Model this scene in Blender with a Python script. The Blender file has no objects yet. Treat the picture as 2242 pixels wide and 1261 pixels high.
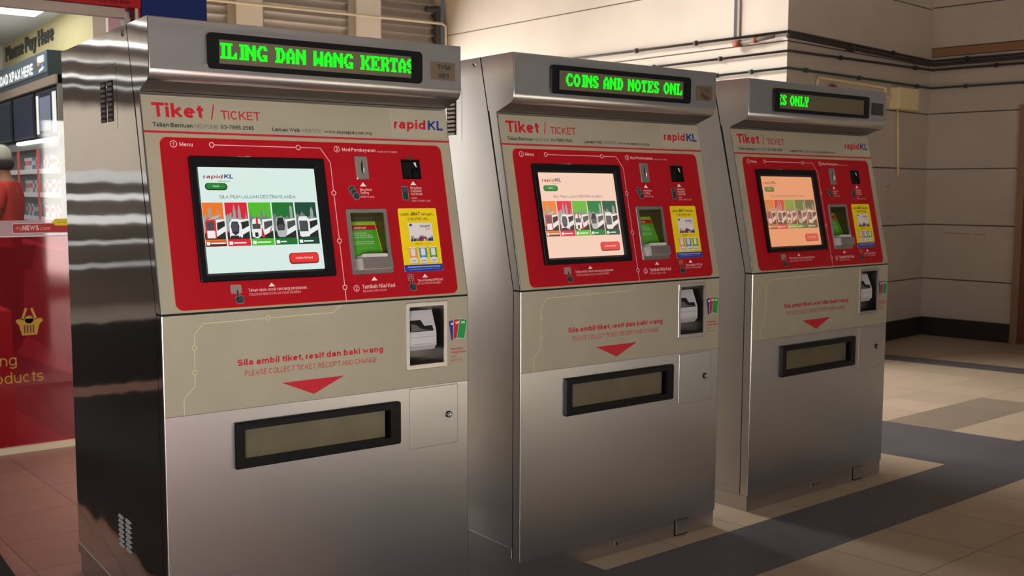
import bpy, bmesh, math, random
from math import sin, cos, pi, radians
from mathutils import Matrix, Vector
random.seed(7)
S = bpy.context.scene
COL = S.collection

# ------------------------------------------------------------------ camera, world, lights, exposure
cam_d = bpy.data.cameras.new('camera')
cam = bpy.data.objects.new('camera', cam_d); COL.objects.link(cam)
cam_d.sensor_fit = 'HORIZONTAL'; cam_d.sensor_width = 36.0
cam_d.lens = 36.0 * 2275.36 / 2242.0
_r = Vector((0.80420808, -0.59433655, 0.00366434)); _u = Vector((0.05303871, 0.07790567, 0.99554889)); _f = Vector((0.59197657, 0.80043411, -0.09417521))
cam.matrix_world = Matrix(((_r.x, _u.x, -_f.x, -0.85998), (_r.y, _u.y, -_f.y, -2.69563), (_r.z, _u.z, -_f.z, 1.30094), (0, 0, 0, 1)))
cam_d.clip_start = 0.05; cam_d.clip_end = 100
cam_d.dof.use_dof = True; cam_d.dof.focus_distance = 2.95; cam_d.dof.aperture_fstop = 8.0
S.camera = cam

w = bpy.data.worlds.new('world'); S.world = w; w.use_nodes = True
bg = w.node_tree.nodes['Background']; bg.inputs['Color'].default_value = (0.95, 0.93, 0.92, 1); bg.inputs['Strength'].default_value = 0.08

def area(name, loc, target, sx, sy, power, color=(1, 1, 1), spread=180):
    d = bpy.data.lights.new(name, 'AREA'); d.shape = 'RECTANGLE'; d.size = sx; d.size_y = sy; d.energy = power; d.color = color; d.spread = math.radians(spread)
    o = bpy.data.objects.new(name, d); COL.objects.link(o); o.location = loc
    o.rotation_euler = (Vector(target) - Vector(loc)).to_track_quat('-Z', 'Y').to_euler()
    return o
area('daylight_back_opening', (3.05, 7.5, 1.45), (3.05, 0, 1.45), 2.7, 2.5, 385, (1.0, 0.97, 0.94))
area('daylight_skylight', (2.3, 4.5, 4.4), (5.2, 0.8, 0.0), 2.0, 1.2, 104, (1.0, 0.96, 0.92), 75)
area('fill_near_side', (-1.7, -3.5, 0.85), (0.4, 0, 1.25), 1.2, 0.9, 18, (1.0, 0.98, 0.95), 70)  # added fill lamp beside the camera, aimed at the nearest front
area('fill_hall_floor', (2.2, -5.2, 4.45), (2.2, -5.2, 0.0), 7.0, 3.0, 1000, (0.86, 0.94, 1.0), 42)  # added lamp that brightens the hall floor mirrored in the fronts
area('fill_rear_gap', (2.1, 1.9, 4.4), (2.1, 1.9, 0.0), 1.9, 0.7, 34, (1.0, 0.96, 0.91), 45)  # lamp added behind the machines to lift their side sheets
area('shop_ceiling_light', (0.3, 5.3, 2.58), (0.3, 5.3, 0), 1.2, 3.4, 26, (1.0, 0.99, 0.99))
area('shop_ceiling_fill', (0.3, 5.2, 2.05), (0.3, 5.2, 3.0), 1.6, 3.0, 8, (0.97, 0.99, 1.0))  # added uplight that whitens the shop ceiling
area('fill_entrance_rack', (-1.3, 2.98, 2.45), (-1.4, 4.4, 1.5), 2.4, 0.4, 21, (1.0, 0.97, 0.93), 85)  # unseen lamp added to light the rack mirrored in the side

vs = S.view_settings
vs.view_transform = 'Standard'; vs.look = 'None'; vs.gamma = 1.0; vs.use_curve_mapping = False; vs.exposure = 0.0

# ------------------------------------------------------------------ materials
def lin(c):
    c = c / 255.0
    return c / 12.92 if c <= 0.04045 else ((c + 0.055) / 1.055) ** 2.4
def rgb(r, g, b): return (lin(r), lin(g), lin(b), 1.0)
MATS = {}
def mat(name, col, rough=0.5, metal=0.0, spec=0.5, coat=0.0, noise=0.0, nscale=6.0, bump=0.0, bscale=40.0):
    if name in MATS: return MATS[name]
    m = bpy.data.materials.new(name); m.use_nodes = True; nt = m.node_tree; p = nt.nodes['Principled BSDF']
    p.inputs['Base Color'].default_value = col; p.inputs['Roughness'].default_value = rough; p.inputs['Metallic'].default_value = metal
    p.inputs['Specular IOR Level'].default_value = spec; p.inputs['Coat Weight'].default_value = coat; p.inputs['Coat Roughness'].default_value = 0.08
    if noise or bump:
        tc = nt.nodes.new('ShaderNodeTexCoord')
        if noise:
            n = nt.nodes.new('ShaderNodeTexNoise'); n.inputs['Scale'].default_value = nscale; n.inputs['Detail'].default_value = 6
            nt.links.new(tc.outputs['Object'], n.inputs['Vector'])
            r = nt.nodes.new('ShaderNodeMapRange'); r.inputs['From Min'].default_value = 0.3; r.inputs['From Max'].default_value = 0.7
            r.inputs['To Min'].default_value = 1 - noise; r.inputs['To Max'].default_value = 1 + noise
            nt.links.new(n.outputs['Fac'], r.inputs['Value'])
            x = nt.nodes.new('ShaderNodeMix'); x.data_type = 'RGBA'; x.blend_type = 'MULTIPLY'; x.inputs['Factor'].default_value = 1
            x.inputs['A'].default_value = col; nt.links.new(r.outputs['Result'], x.inputs['B']); nt.links.new(x.outputs['Result'], p.inputs['Base Color'])
        if bump:
            n2 = nt.nodes.new('ShaderNodeTexNoise'); n2.inputs['Scale'].default_value = bscale; n2.inputs['Detail'].default_value = 4
            nt.links.new(tc.outputs['Object'], n2.inputs['Vector'])
            b = nt.nodes.new('ShaderNodeBump'); b.inputs['Strength'].default_value = bump; b.inputs['Distance'].default_value = 0.004
            nt.links.new(n2.outputs['Fac'], b.inputs['Height']); nt.links.new(b.outputs['Normal'], p.inputs['Normal'])
    MATS[name] = m; return m

def emis(name, col, k=1.0):
    if name in MATS: return MATS[name]
    m = bpy.data.materials.new(name); m.use_nodes = True; nt = m.node_tree; p = nt.nodes['Principled BSDF']
    p.inputs['Base Color'].default_value = (0.01, 0.01, 0.01, 1); p.inputs['Roughness'].default_value = 0.35
    p.inputs['Emission Color'].default_value = col; p.inputs['Emission Strength'].default_value = k
    MATS[name] = m; return m

def steel(name, col, rough, grain_axis='X', streak=0.10, wave=0.0):
    """brushed stainless: fine streaks along grain_axis, optional sheet waviness"""
    m = bpy.data.materials.new(name); m.use_nodes = True; nt = m.node_tree; p = nt.nodes['Principled BSDF']
    p.inputs['Metallic'].default_value = 1.0
    tc = nt.nodes.new('ShaderNodeTexCoord'); mp = nt.nodes.new('ShaderNodeMapping')
    mp.inputs['Scale'].default_value = {'X': (1.5, 300, 300), 'Y': (120, 1.2, 120), 'Z': (300, 300, 1.5)}[grain_axis]
    nt.links.new(tc.outputs['Object'], mp.inputs['Vector'])
    n = nt.nodes.new('ShaderNodeTexNoise'); n.inputs['Scale'].default_value = 1.0; n.inputs['Detail'].default_value = 3
    nt.links.new(mp.outputs['Vector'], n.inputs['Vector'])
    r = nt.nodes.new('ShaderNodeMapRange'); r.inputs['From Min'].default_value = 0.3; r.inputs['From Max'].default_value = 0.7
    r.inputs['To Min'].default_value = rough - streak * 0.5; r.inputs['To Max'].default_value = rough + streak * 0.5
    nt.links.new(n.outputs['Fac'], r.inputs['Value']); nt.links.new(r.outputs['Result'], p.inputs['Roughness'])
    # hand smudges vary the tone a little
    n3 = nt.nodes.new('ShaderNodeTexNoise'); n3.inputs['Scale'].default_value = 3.5; n3.inputs['Detail'].default_value = 5
    nt.links.new(tc.outputs['Object'], n3.inputs['Vector'])
    cr = nt.nodes.new('ShaderNodeMix'); cr.data_type = 'RGBA'
    cr.inputs['A'].default_value = tuple(c * 0.92 for c in col[:3]) + (1,); cr.inputs['B'].default_value = col
    nt.links.new(n3.outputs['Fac'], cr.inputs['Factor']); nt.links.new(cr.outputs['Result'], p.inputs['Base Color'])
    b = nt.nodes.new('ShaderNodeBump'); b.inputs['Strength'].default_value = 0.02 if not wave else 0.012; b.inputs['Distance'].default_value = 0.0004
    nt.links.new(n.outputs['Fac'], b.inputs['Height']); last = b
    if wave:
        mp2 = nt.nodes.new('ShaderNodeMapping'); mp2.inputs['Scale'].default_value = (1.0, 2.4, 1.4)
        nt.links.new(tc.outputs['Object'], mp2.inputs['Vector'])
        n2 = nt.nodes.new('ShaderNodeTexNoise'); n2.inputs['Scale'].default_value = 1.3; n2.inputs['Detail'].default_value = 1.0
        nt.links.new(mp2.outputs['Vector'], n2.inputs['Vector'])
        b2 = nt.nodes.new('ShaderNodeBump'); b2.inputs['Strength'].default_value = 1.0; b2.inputs['Distance'].default_value = wave
        nt.links.new(n2.outputs['Fac'], b2.inputs['Height']); nt.links.new(b.outputs['Normal'], b2.inputs['Normal']); last = b2
    nt.links.new(last.outputs['Normal'], p.inputs['Normal'])
    MATS[name] = m; return m

STEEL = steel('brushed_steel_front', (0.68, 0.675, 0.67, 1), 0.34, 'X', 0.05)
STEEL_S = steel('stainless_side', (0.72, 0.70, 0.675, 1), 0.06, 'Y', 0.03, 0.0042)
STEEL_M = steel('stainless_side_matt', (0.69, 0.665, 0.63, 1), 0.30, 'Y', 0.0, 0.001)
STEEL_F = steel('stainless_frame', (0.60, 0.57, 0.55, 1), 0.36, 'X', 0.08)
VINYL = mat('olive_vinyl', rgb(166, 159, 138), 0.42, 0.0, 0.5, noise=0.05, nscale=5)
VINYL2 = mat('olive_vinyl_newer', rgb(172, 166, 146), 0.42, 0.0, 0.5, noise=0.03, nscale=5)
RED = mat('red_vinyl', rgb(172, 8, 26), 0.5, 0.0, 0.25, noise=0.05, nscale=4)
REDT = mat('red_print', rgb(190, 22, 42), 0.45)
ORANGE = mat('orange_edge', rgb(214, 128, 60), 0.45)
PINK = mat('pale_pink_print', rgb(236, 186, 186), 0.45)
PALE = mat('cream_line_print', rgb(205, 197, 160), 0.45)
WHITE_P = mat('white_print', rgb(235, 228, 222), 0.45)
DARKP = mat('dark_print', rgb(42, 44, 48), 0.45)
GREYP = mat('grey_print', rgb(98, 96, 92), 0.45)
BLUEP = mat('blue_print', rgb(24, 50, 140), 0.45)
TEAL = mat('dark_teal_print', rgb(18, 58, 60), 0.45)
ICONG = mat('icon_outline_grey', rgb(150, 128, 120), 0.45)
BLACK = mat('black_plastic', rgb(10, 10, 14), 0.4, 0.0, 0.3)
BLACKM = mat('black_matte', rgb(8, 8, 9), 0.7)
GASKET = mat('dark_gasket', rgb(10, 9, 9), 0.8)
YELLOW = mat('yellow_print', rgb(248, 220, 10), 0.4)
ROYAL = mat('royal_blue_print', rgb(14, 62, 170), 0.4)
CARDW = mat('card_white', rgb(236, 230, 228), 0.4)
BEIGEP = mat('beige_plastic', rgb(205, 200, 196), 0.45)
BRASS = mat('number_plate_bronze', rgb(128, 112, 92), 0.38, 0.55)

# ------------------------------------------------------------------ mesh builder
class MB:
    def __init__(s): s.v = []; s.f = []; s.m = []; s.mats = []; s.T = Matrix.Identity(4); s.smooth = []
    def mi(s, m):
        if m not in s.mats: s.mats.append(m)
        return s.mats.index(m)
    def add(s, pts, faces, m, smooth=False):
        o = len(s.v); s.v += [tuple(s.T @ Vector(p)) for p in pts]; k = s.mi(m)
        for f in faces: s.f.append([i + o for i in f]); s.m.append(k); s.smooth.append(smooth)
    def quad(s, x0, x1, y0, y1, z, m): s.add([(x0, y0, z), (x1, y0, z), (x1, y1, z), (x0, y1, z)], [(0, 1, 2, 3)], m)
    def poly(s, pts, z, m): s.add([(p[0], p[1], z) for p in pts], [tuple(range(len(pts)))], m)
    def box(s, x0, x1, y0, y1, z0, z1, m):
        s.add([(x0, y0, z0), (x1, y0, z0), (x1, y1, z0), (x0, y1, z0), (x0, y0, z1), (x1, y0, z1), (x1, y1, z1), (x0, y1, z1)],
              [(3, 2, 1, 0), (4, 5, 6, 7), (0, 1, 5, 4), (1, 2, 6, 5), (2, 3, 7, 6), (3, 0, 4, 7)], m)
    def prism(s, pts, z0, z1, m, cap0=True, side=None):
        n = len(pts); P = [(p[0], p[1], z0) for p in pts] + [(p[0], p[1], z1) for p in pts]
        F = [tuple(range(n, 2 * n))]
        if cap0: F.append(tuple(reversed(range(n))))
        s.add(P, F, m); s.add(P, [(i, (i + 1) % n, n + (i + 1) % n, n + i) for i in range(n)], side or m)
    def ring(s, A, B, za, zb, m, smooth=False):
        n = len(A); s.add([(p[0], p[1], za) for p in A] + [(p[0], p[1], zb) for p in B], [(i, (i + 1) % n, n + (i + 1) % n, n + i) for i in range(n)], m, smooth)
    def frame(s, o, i, zlo, zhi, m, ro=0.004, ri=0.002, depth=None, chamfer=0.0):
        A = rrect(*o, ro); B = rrect(*i, ri)
        if chamfer:
            A2 = rrect(o[0] + chamfer, o[1] - chamfer, o[2] + chamfer, o[3] - chamfer, max(ro - chamfer, 0.0005))
            s.ring(A, A, zlo, zhi - chamfer, m); s.ring(A, A2, zhi - chamfer, zhi, m); s.ring(A2, B, zhi, zhi, m)
        else:
            s.ring(A, A, zlo, zhi, m); s.ring(A, B, zhi, zhi, m)
        s.ring(B, B, zhi, zlo if depth is None else depth, m)
    def disc(s, x, y, r, z, m, n=20): s.poly([(x + r * cos(2 * pi * i / n), y + r * sin(2 * pi * i / n)) for i in range(n)], z, m)
    def annulus(s, x, y, r0, r1, z, m, n=24):
        A = [(x + r1 * cos(2 * pi * i / n), y + r1 * sin(2 * pi * i / n)) for i in range(n)]; B = [(x + r0 * cos(2 * pi * i / n), y + r0 * sin(2 * pi * i / n)) for i in range(n)]
        s.ring(A, B, z, z, m)
    def line(s, pts, wd, z, m):
        for a, b in zip(pts, pts[1:]):
            dx, dy = b[0] - a[0], b[1] - a[1]; L = math.hypot(dx, dy); nx, ny = -dy / L * wd / 2, dx / L * wd / 2
            s.poly([(a[0] - nx, a[1] - ny), (b[0] - nx, b[1] - ny), (b[0] + nx, b[1] + ny), (a[0] + nx, a[1] + ny)], z, m)
    def lathe(s, prof, c, m, n=20, axis='Z'):
        P = []; F = []
        for (r, h) in prof:
            for i in range(n):
                a = 2 * pi * i / n
                q = (r * cos(a), r * sin(a), h)
                if axis == 'Y': q = (q[0], q[2], -q[1])
                if axis == 'X': q = (q[2], q[0], q[1])
                P.append((c[0] + q[0], c[1] + q[1], c[2] + q[2]))
        for k in range(len(prof) - 1):
            for i in range(n): F.append((k * n + i, k * n + (i + 1) % n, (k + 1) * n + (i + 1) % n, (k + 1) * n + i))
        F.append(tuple(reversed(range(n)))); F.append(tuple(range((len(prof) - 1) * n, len(prof) * n)))
        s.add(P, F, m, True)
    def tube(s, path, r, m, n=10):
        P = []; F = []; path = [Vector(p) for p in path]
        for k, p in enumerate(path):
            d = (path[min(k + 1, len(path) - 1)] - path[max(k - 1, 0)]).normalized()
            up = Vector((0, 0, 1)) if abs(d.z) < 0.9 else Vector((0, 1, 0))
            a = d.cross(up).normalized(); b = a.cross(d)
            for i in range(n): t = 2 * pi * i / n; P.append(tuple(p + a * r * cos(t) + b * r * sin(t)))
        for k in range(len(path) - 1):
            for i in range(n): F.append((k * n + i, k * n + (i + 1) % n, (k + 1) * n + (i + 1) % n, (k + 1) * n + i))
        F.append(tuple(reversed(range(n)))); F.append(tuple(range((len(path) - 1) * n, len(path) * n)))
        s.add(P, F, m, True)
    def text(s, t, x, y, h, z, m, width=None, bold=0.0, right=False, slant=0.0, xs=None):
        V, F, wd, cap = glyphs(t, bold, slant)
        sy = h / cap; sx = (width / wd) if width else sy * (xs or 1.0)
        zz = _GZ[(t, bold, slant)]
        s.add([(x + vx * sx - (wd * sx if right else 0), y + vy * sy, z + zz[i] * 0.00006) for i, (vx, vy) in enumerate(V)], F, m)
    def mesh(s, name):
        me = bpy.data.meshes.new(name); me.from_pydata(s.v, [], s.f)
        for m in s.mats: me.materials.append(m)
        me.polygons.foreach_set('material_index', s.m); me.polygons.foreach_set('use_smooth', s.smooth)
        me.update(); return me
    def build(s, name, parent=None, bevel=0.0, recalc=False):
        me = s.mesh(name)
        if recalc or bevel:
            bm = bmesh.new(); bm.from_mesh(me); bmesh.ops.remove_doubles(bm, verts=bm.verts, dist=1e-6)
            bmesh.ops.recalc_face_normals(bm, faces=bm.faces)
            if bevel:
                bmesh.ops.bevel(bm, geom=[e for e in bm.edges if len(e.link_faces) == 2 and e.calc_face_angle() > 0.4], offset=bevel, segments=3, affect='EDGES', profile=0.5)
            bm.to_mesh(me); bm.free()
        return link(name, me, parent)

def link(name, data, parent=None):
    o = bpy.data.objects.new(name, data); COL.objects.link(o)
    if parent: o.parent = parent
    return o
def thing(name, label, cat, loc=(0, 0, 0), rz=0.0, group=None):
    o = bpy.data.objects.new(name, None); COL.objects.link(o); o.location = loc; o.rotation_euler = (0, 0, rz); o.empty_display_size = 0.1
    return tag(o, label, cat, group)
def tag(o, label, cat, group=None):
    o['label'] = label; o['category'] = cat
    if group: o['group'] = group
    return o
def struct(o, label=None):
    o['kind'] = 'structure'
    if label: o['label'] = label
    return o

def rrect(x0, x1, y0, y1, r, n=5):
    r = max(r, 1e-4); P = []
    for cx, cy, a0 in ((x1 - r, y1 - r, 0), (x0 + r, y1 - r, 90), (x0 + r, y0 + r, 180), (x1 - r, y0 + r, 270)):
        for i in range(n + 1):
            a = radians(a0 + 90 * i / n); P.append((cx + r * cos(a), cy + r * sin(a)))
    return P
def holes_face(mb, x0, x1, y0, y1, holes, z, m):
    xs = sorted({x0, x1, *[h[0] for h in holes], *[h[1] for h in holes]}); ys = sorted({y0, y1, *[h[2] for h in holes], *[h[3] for h in holes]})
    for a, b in zip(xs, xs[1:]):
        for c, d in zip(ys, ys[1:]):
            if not any(h[0] <= a and b <= h[1] and h[2] <= c and d <= h[3] for h in holes): mb.quad(a, b, c, d, z, m)

# ---- a plain grotesque alphabet drawn as strokes.  Capitals: x, y in 0..1.  Small letters: y 0..1 is the x-height, 2 the ascender, -1 the descender.
def A_(cx, cy, rx, ry, a0, a1): return ('a', cx, cy, rx, ry, a0, a1)
O_ = [A_(.5, .5, .5, .5, 0, 360)]
ALPHA = {
 'A': (.80, [[(0, 0), (.5, 1), (1, 0)], [(.2, .31), (.8, .31)]]), 'B': (.70, [[(0, 1), (.6, 1), A_(.6, .76, .34, .24, 90, -90), (0, .52)], [(.6, .52), A_(.6, .26, .4, .26, 90, -90), (0, 0)], [(0, 0), (0, 1)]]),
 'C': (.78, [[A_(.5, .5, .5, .5, 42, 318)]]), 'D': (.76, [[(0, 0), (0, 1), (.4, 1), A_(.4, .5, .6, .5, 90, -90), (0, 0)]]), 'E': (.62, [[(1, 1), (0, 1), (0, 0), (1, 0)], [(0, .52), (.92, .52)]]), 'F': (.58, [[(1, 1), (0, 1), (0, 0)], [(0, .5), (.9, .5)]]),
 'G': (.80, [[A_(.5, .5, .5, .5, 42, 335), (1, .45), (.55, .45)], [(1, .45), (1, 0)]]), 'H': (.74, [[(0, 0), (0, 1)], [(1, 0), (1, 1)], [(0, .52), (1, .52)]]), 'I': (0, [[(0, 0), (0, 1)]]), 'J': (.52, [[(1, 1), (1, .3), A_(.5, .3, .5, .3, 0, -180)]]),
 'K': (.72, [[(0, 0), (0, 1)], [(.96, 1), (0, .36)], [(.34, .6), (1, 0)]]), 'L': (.58, [[(0, 1), (0, 0), (1, 0)]]), 'M': (.88, [[(0, 0), (0, 1)], [(0, 1), (.5, .1), (1, 1)], [(1, 0), (1, 1)]]), 'N': (.74, [[(0, 0), (0, 1)], [(0, 1), (1, 0)], [(1, 0), (1, 1)]]),
 'O': (.82, [O_]), 'P': (.68, [[(0, 0), (0, 1), (.6, 1), A_(.6, .74, .4, .26, 90, -90), (0, .48)]]), 'Q': (.82, [O_, [(.6, .3), (1, 0)]]), 'R': (.72, [[(0, 0), (0, 1), (.6, 1), A_(.6, .75, .38, .25, 90, -90), (0, .5)], [(.58, .5), (1, 0)]]),
 'S': (.70, [[A_(.5, .755, .47, .245, 25, 270), A_(.5, .255, .5, .255, 90, -155)]]), 'T': (.70, [[(0, 1), (1, 1)], [(.5, 1), (.5, 0)]]), 'U': (.74, [[(0, 1), (0, .34), A_(.5, .34, .5, .34, 180, 360), (1, 1)]]), 'V': (.74, [[(0, 1), (.5, 0), (1, 1)]]),
 'W': (1.12, [[(0, 1), (.26, 0), (.5, .96), (.74, 0), (1, 1)]]), 'X': (.74, [[(0, 0), (1, 1)], [(0, 1), (1, 0)]]), 'Y': (.74, [[(0, 1), (.5, .44), (1, 1)], [(.5, .44), (.5, 0)]]), 'Z': (.68, [[(0, 1), (1, 1), (0, 0), (1, 0)]]),
 '0': (.60, [O_]), '1': (.34, [[(0, .72), (.55, .86), (1, 1), (1, 0)]]), '2': (.60, [[A_(.5, .71, .48, .29, 170, -35), (0, 0), (1, 0)]]), '3': (.60, [[A_(.48, .76, .45, .24, 155, -90), A_(.48, .26, .52, .26, 90, -155)]]), '4': (.62, [[(.76, 0), (.76, 1), (0, .3), (1, .3)]]),
 '5': (.60, [[(.92, 1), (.16, 1), (.06, .5), A_(.48, .33, .52, .33, 135, -155)]]), '6': (.60, [[A_(.5, .31, .5, .31, 0, 360)], [(.04, .4), (.3, .85), (.62, 1)]]), '7': (.60, [[(0, 1), (1, 1), (.36, 0)]]), '8': (.60, [[A_(.5, .76, .42, .24, 0, 360)], [A_(.5, .27, .5, .27, 0, 360)]]), '9': (.60, [[A_(.5, .69, .5, .31, 0, 360)], [(.96, .6), (.7, .15), (.38, 0)]]),
 'a': (.60, [[A_(.5, .70, .42, .30, 165, 0), (.92, 0)], [(.92, .55), (.55, .56), A_(.38, .28, .38, .28, 90, 270), A_(.5, .36, .42, .36, 270, 350)]]), 'b': (.62, [[(0, 0), (0, 2)], O_]), 'c': (.58, [[A_(.5, .5, .5, .5, 45, 315)]]), 'd': (.62, [[(1, 0), (1, 2)], O_]), 'e': (.62, [[(.02, .52), (1, .52), A_(.5, .5, .5, .5, 0, 318)]]),
 'f': (.36, [[(1, 2), (.75, 2), (.45, 1.7), (.45, 0)], [(0, 1), (.95, 1)]]), 'g': (.62, [O_, [(1, 1), (1, -.35), A_(.5, -.35, .5, .65, 0, -150)]]), 'h': (.60, [[(0, 0), (0, 2)], [(0, .5), A_(.5, .55, .5, .45, 180, 0), (1, 0)]]), 'i': (0, [[(0, 0), (0, 1)], [(0, 1.72), (0, 2)]]), 'j': (.2, [[(1, 1), (1, -.5), (.6, -1), (0, -1)], [(1, 1.72), (1, 2)]]),
 'k': (.58, [[(0, 0), (0, 2)], [(.94, 1), (0, .34)], [(.34, .6), (1, 0)]]), 'l': (0, [[(0, 0), (0, 2)]]), 'm': (.98, [[(0, 0), (0, 1)], [(0, .5), A_(.25, .6, .25, .4, 180, 0), (.5, 0)], [(.5, .5), A_(.75, .6, .25, .4, 180, 0), (1, 0)]]), 'n': (.58, [[(0, 0), (0, 1)], [(0, .5), A_(.5, .55, .5, .45, 180, 0), (1, 0)]]), 'o': (.64, [O_]),
 'p': (.62, [[(0, -1), (0, 1)], O_]), 'q': (.62, [[(1, -1), (1, 1)], O_]), 'r': (.34, [[(0, 0), (0, 1)], [(0, .5), A_(1, .45, 1, .55, 175, 90)]]), 's': (.56, [[A_(.5, .755, .46, .245, 25, 270), A_(.5, .255, .5, .255, 90, -155)]]), 't': (.34, [[(.42, 1.62), (.42, .25), A_(.95, .25, .53, .25, 180, 270)], [(0, 1), (1, 1)]]),
 'u': (.58, [[(0, 1), (0, .45), A_(.5, .45, .5, .45, 180, 360)], [(1, 0), (1, 1)]]), 'v': (.60, [[(0, 1), (.5, 0), (1, 1)]]), 'w': (.90, [[(0, 1), (.26, 0), (.5, .95), (.74, 0), (1, 1)]]), 'x': (.58, [[(0, 0), (1, 1)], [(0, 1), (1, 0)]]), 'y': (.60, [[(0, 1), (.52, 0)], [(1, 1), (.38, -.7), (.1, -1)]]), 'z': (.54, [[(0, 1), (1, 1), (0, 0), (1, 0)]]),
 '/': (.40, [[(0, 0), (1, 1)]]), ':': (0, [[(0, 0), (0, .02)], [(0, .66), (0, .68)]]), '.': (0, [[(0, 0), (0, .02)]]), ',': (.08, [[(1, .04), (0, -.14)]]), '-': (.34, [[(0, .40), (1, .40)]])}
_G = {}; _GZ = {}
def glyphs(text, bold, slant):
    """flat outline of a line of text, cap height 1: vertices, faces, width, cap"""
    key = (text, bold, slant)
    if key in _G: return _G[key]
    t = min(0.108 + bold * 5.6, 0.212); xh = 0.735; gap = 0.135; V = []; F = []; Zs = []; level = 0; x0 = 0.0
    for ch in text:
        if ch == ' ': x0 += 0.30; continue
        wd, strokes = ALPHA[ch]; wd = max(wd, t); low = ch.islower()
        if wd > t: wd += (t - 0.10) * 0.75
        h = t / 2
        def my(y):
            if not low: return h + y * (1 - t)
            if ch in 'ij' and y > 1.5: return 1 - h * 0.85 + (0.003 if y > 1.9 else -0.003)
            if y > 1: return (xh - h) + (y - 1) * (1 - xh)
            if y < 0: return h + y * (0.27)
            return h + y * (xh - t)
        mx = lambda x: x0 + h + x * (wd - t)
        lo = -0.28 if ch in 'gjpqy,' else 0.0; hi = xh if low and ch not in 'bdfhijklt' else 1.0
        for st in strokes:
            P = []; curved0 = isinstance(st[0][0], str); curved1 = isinstance(st[-1][0], str)
            for it in st:
                if it[0] == 'a':
                    _, cx, cy, rx, ry, a0, a1 = it; n = max(4, int(abs(a1 - a0) / 20))
                    Q = [(cx + rx * cos(radians(a0 + (a1 - a0) * i / n)), cy + ry * sin(radians(a0 + (a1 - a0) * i / n))) for i in range(n + 1)]
                else: Q = [it]
                for q in Q:
                    q = (mx(q[0]), my(q[1]))
                    if not P or math.hypot(q[0] - P[-1][0], q[1] - P[-1][1]) > 1e-4: P.append(q)
            closed = len(P) > 3 and math.hypot(P[0][0] - P[-1][0], P[0][1] - P[-1][1]) < 1e-3
            if closed: P = P[:-1]
            n = len(P)
            if n < 2: continue
            P = [Vector(p) for p in P]
            if not closed:                  # square ends on straight strokes
                d = (P[0] - P[1]).normalized(); P[0] = P[0] + d * (h if not curved0 else 0)
                d = (P[-1] - P[-2]).normalized(); P[-1] = P[-1] + d * (h if not curved1 else 0)
            base = len(V); level += 1
            for i, p in enumerate(P):
                a = P[i - 1] if (i or closed) else None; b = P[(i + 1) % n] if (i < n - 1 or closed) else None
                if a is None: d = (b - p).normalized(); m = Vector((-d.y, d.x)); k = 1
                elif b is None: d = (p - a).normalized(); m = Vector((-d.y, d.x)); k = 1
                else:
                    d1 = (p - a).normalized(); d2 = (b - p).normalized(); n1 = Vector((-d1.y, d1.x)); n2 = Vector((-d2.y, d2.x)); m = n1 + n2
                    if m.length < 0.3: m = n1; k = 1
                    else: m.normalize(); k = min(1 / max(m.dot(n1), 0.2), 2.2)
                for sg in (1, -1):
                    q = p + m * (h * k * sg); y = min(max(q.y, lo), hi); V.append((q.x + slant * y, y)); Zs.append(level % 3 + 0.85 * i / n)
            for i in range(n if closed else n - 1):
                j = (i + 1) % n; F.append((base + 2 * i + 1, base + 2 * j + 1, base + 2 * j, base + 2 * i))
        x0 += wd + gap * (0.45 if ch in 'rftLT' else 1)
    mn = min(v[0] for v in V); V = [(x - mn, y) for x, y in V]
    _G[key] = (V, F, max(v[0] for v in V), 1.0); _GZ[key] = Zs; return _G[key]

# ------------------------------------------------------------------ ticket machine dimensions
W = 0.96; ZS = 0.9715; ZD = 0.7004; ZB = 0.0652; HT = 1.7427; ZH = 1.5874; YP = 0.1317; ZP = 1.5559; YH = 0.040; DEP = 0.955
L = math.hypot(YP, ZP - ZS)
T_UP = Matrix(((1, 0, 0, 0), (0, YP / L, -(ZP - ZS) / L, 0), (0, (ZP - ZS) / L, YP / L, ZS), (0, 0, 0, 1)))
T_LO = Matrix(((1, 0, 0, 0), (0, 0, -1, 0), (0, 1, 0, 0), (0, 0, 0, 1)))
T_HD = Matrix(((1, 0, 0, 0), (0, 0, -1, YH), (0, 1, 0, 0), (0, 0, 0, 1)))
T_SD = Matrix(((0, 0, -1, 0), (-1, 0, 0, 0), (0, 1, 0, 0), (0, 0, 0, 1)))     # left side: local x = -depth

def yz_prism(mb, prof, m, x0=0.0, x1=W):
    n = len(prof); P = [(x0, y, z) for y, z in prof] + [(x1, y, z) for y, z in prof]
    mb.add(P, [tuple(range(n)), tuple(reversed(range(n, 2 * n)))] + [(i, n + i, n + (i + 1) % n, (i + 1) % n) for i in range(n)], m)

CARD = (0.5776, 0.6890, 0.1284, 0.2655); READ = (0.7735, 0.8379, 0.3707, 0.4300)
NOTE = (0.7435, 0.8660, 0.7686, 0.9466); TRAY = (0.2155, 0.6730, 0.5580, 0.6430)

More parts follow.
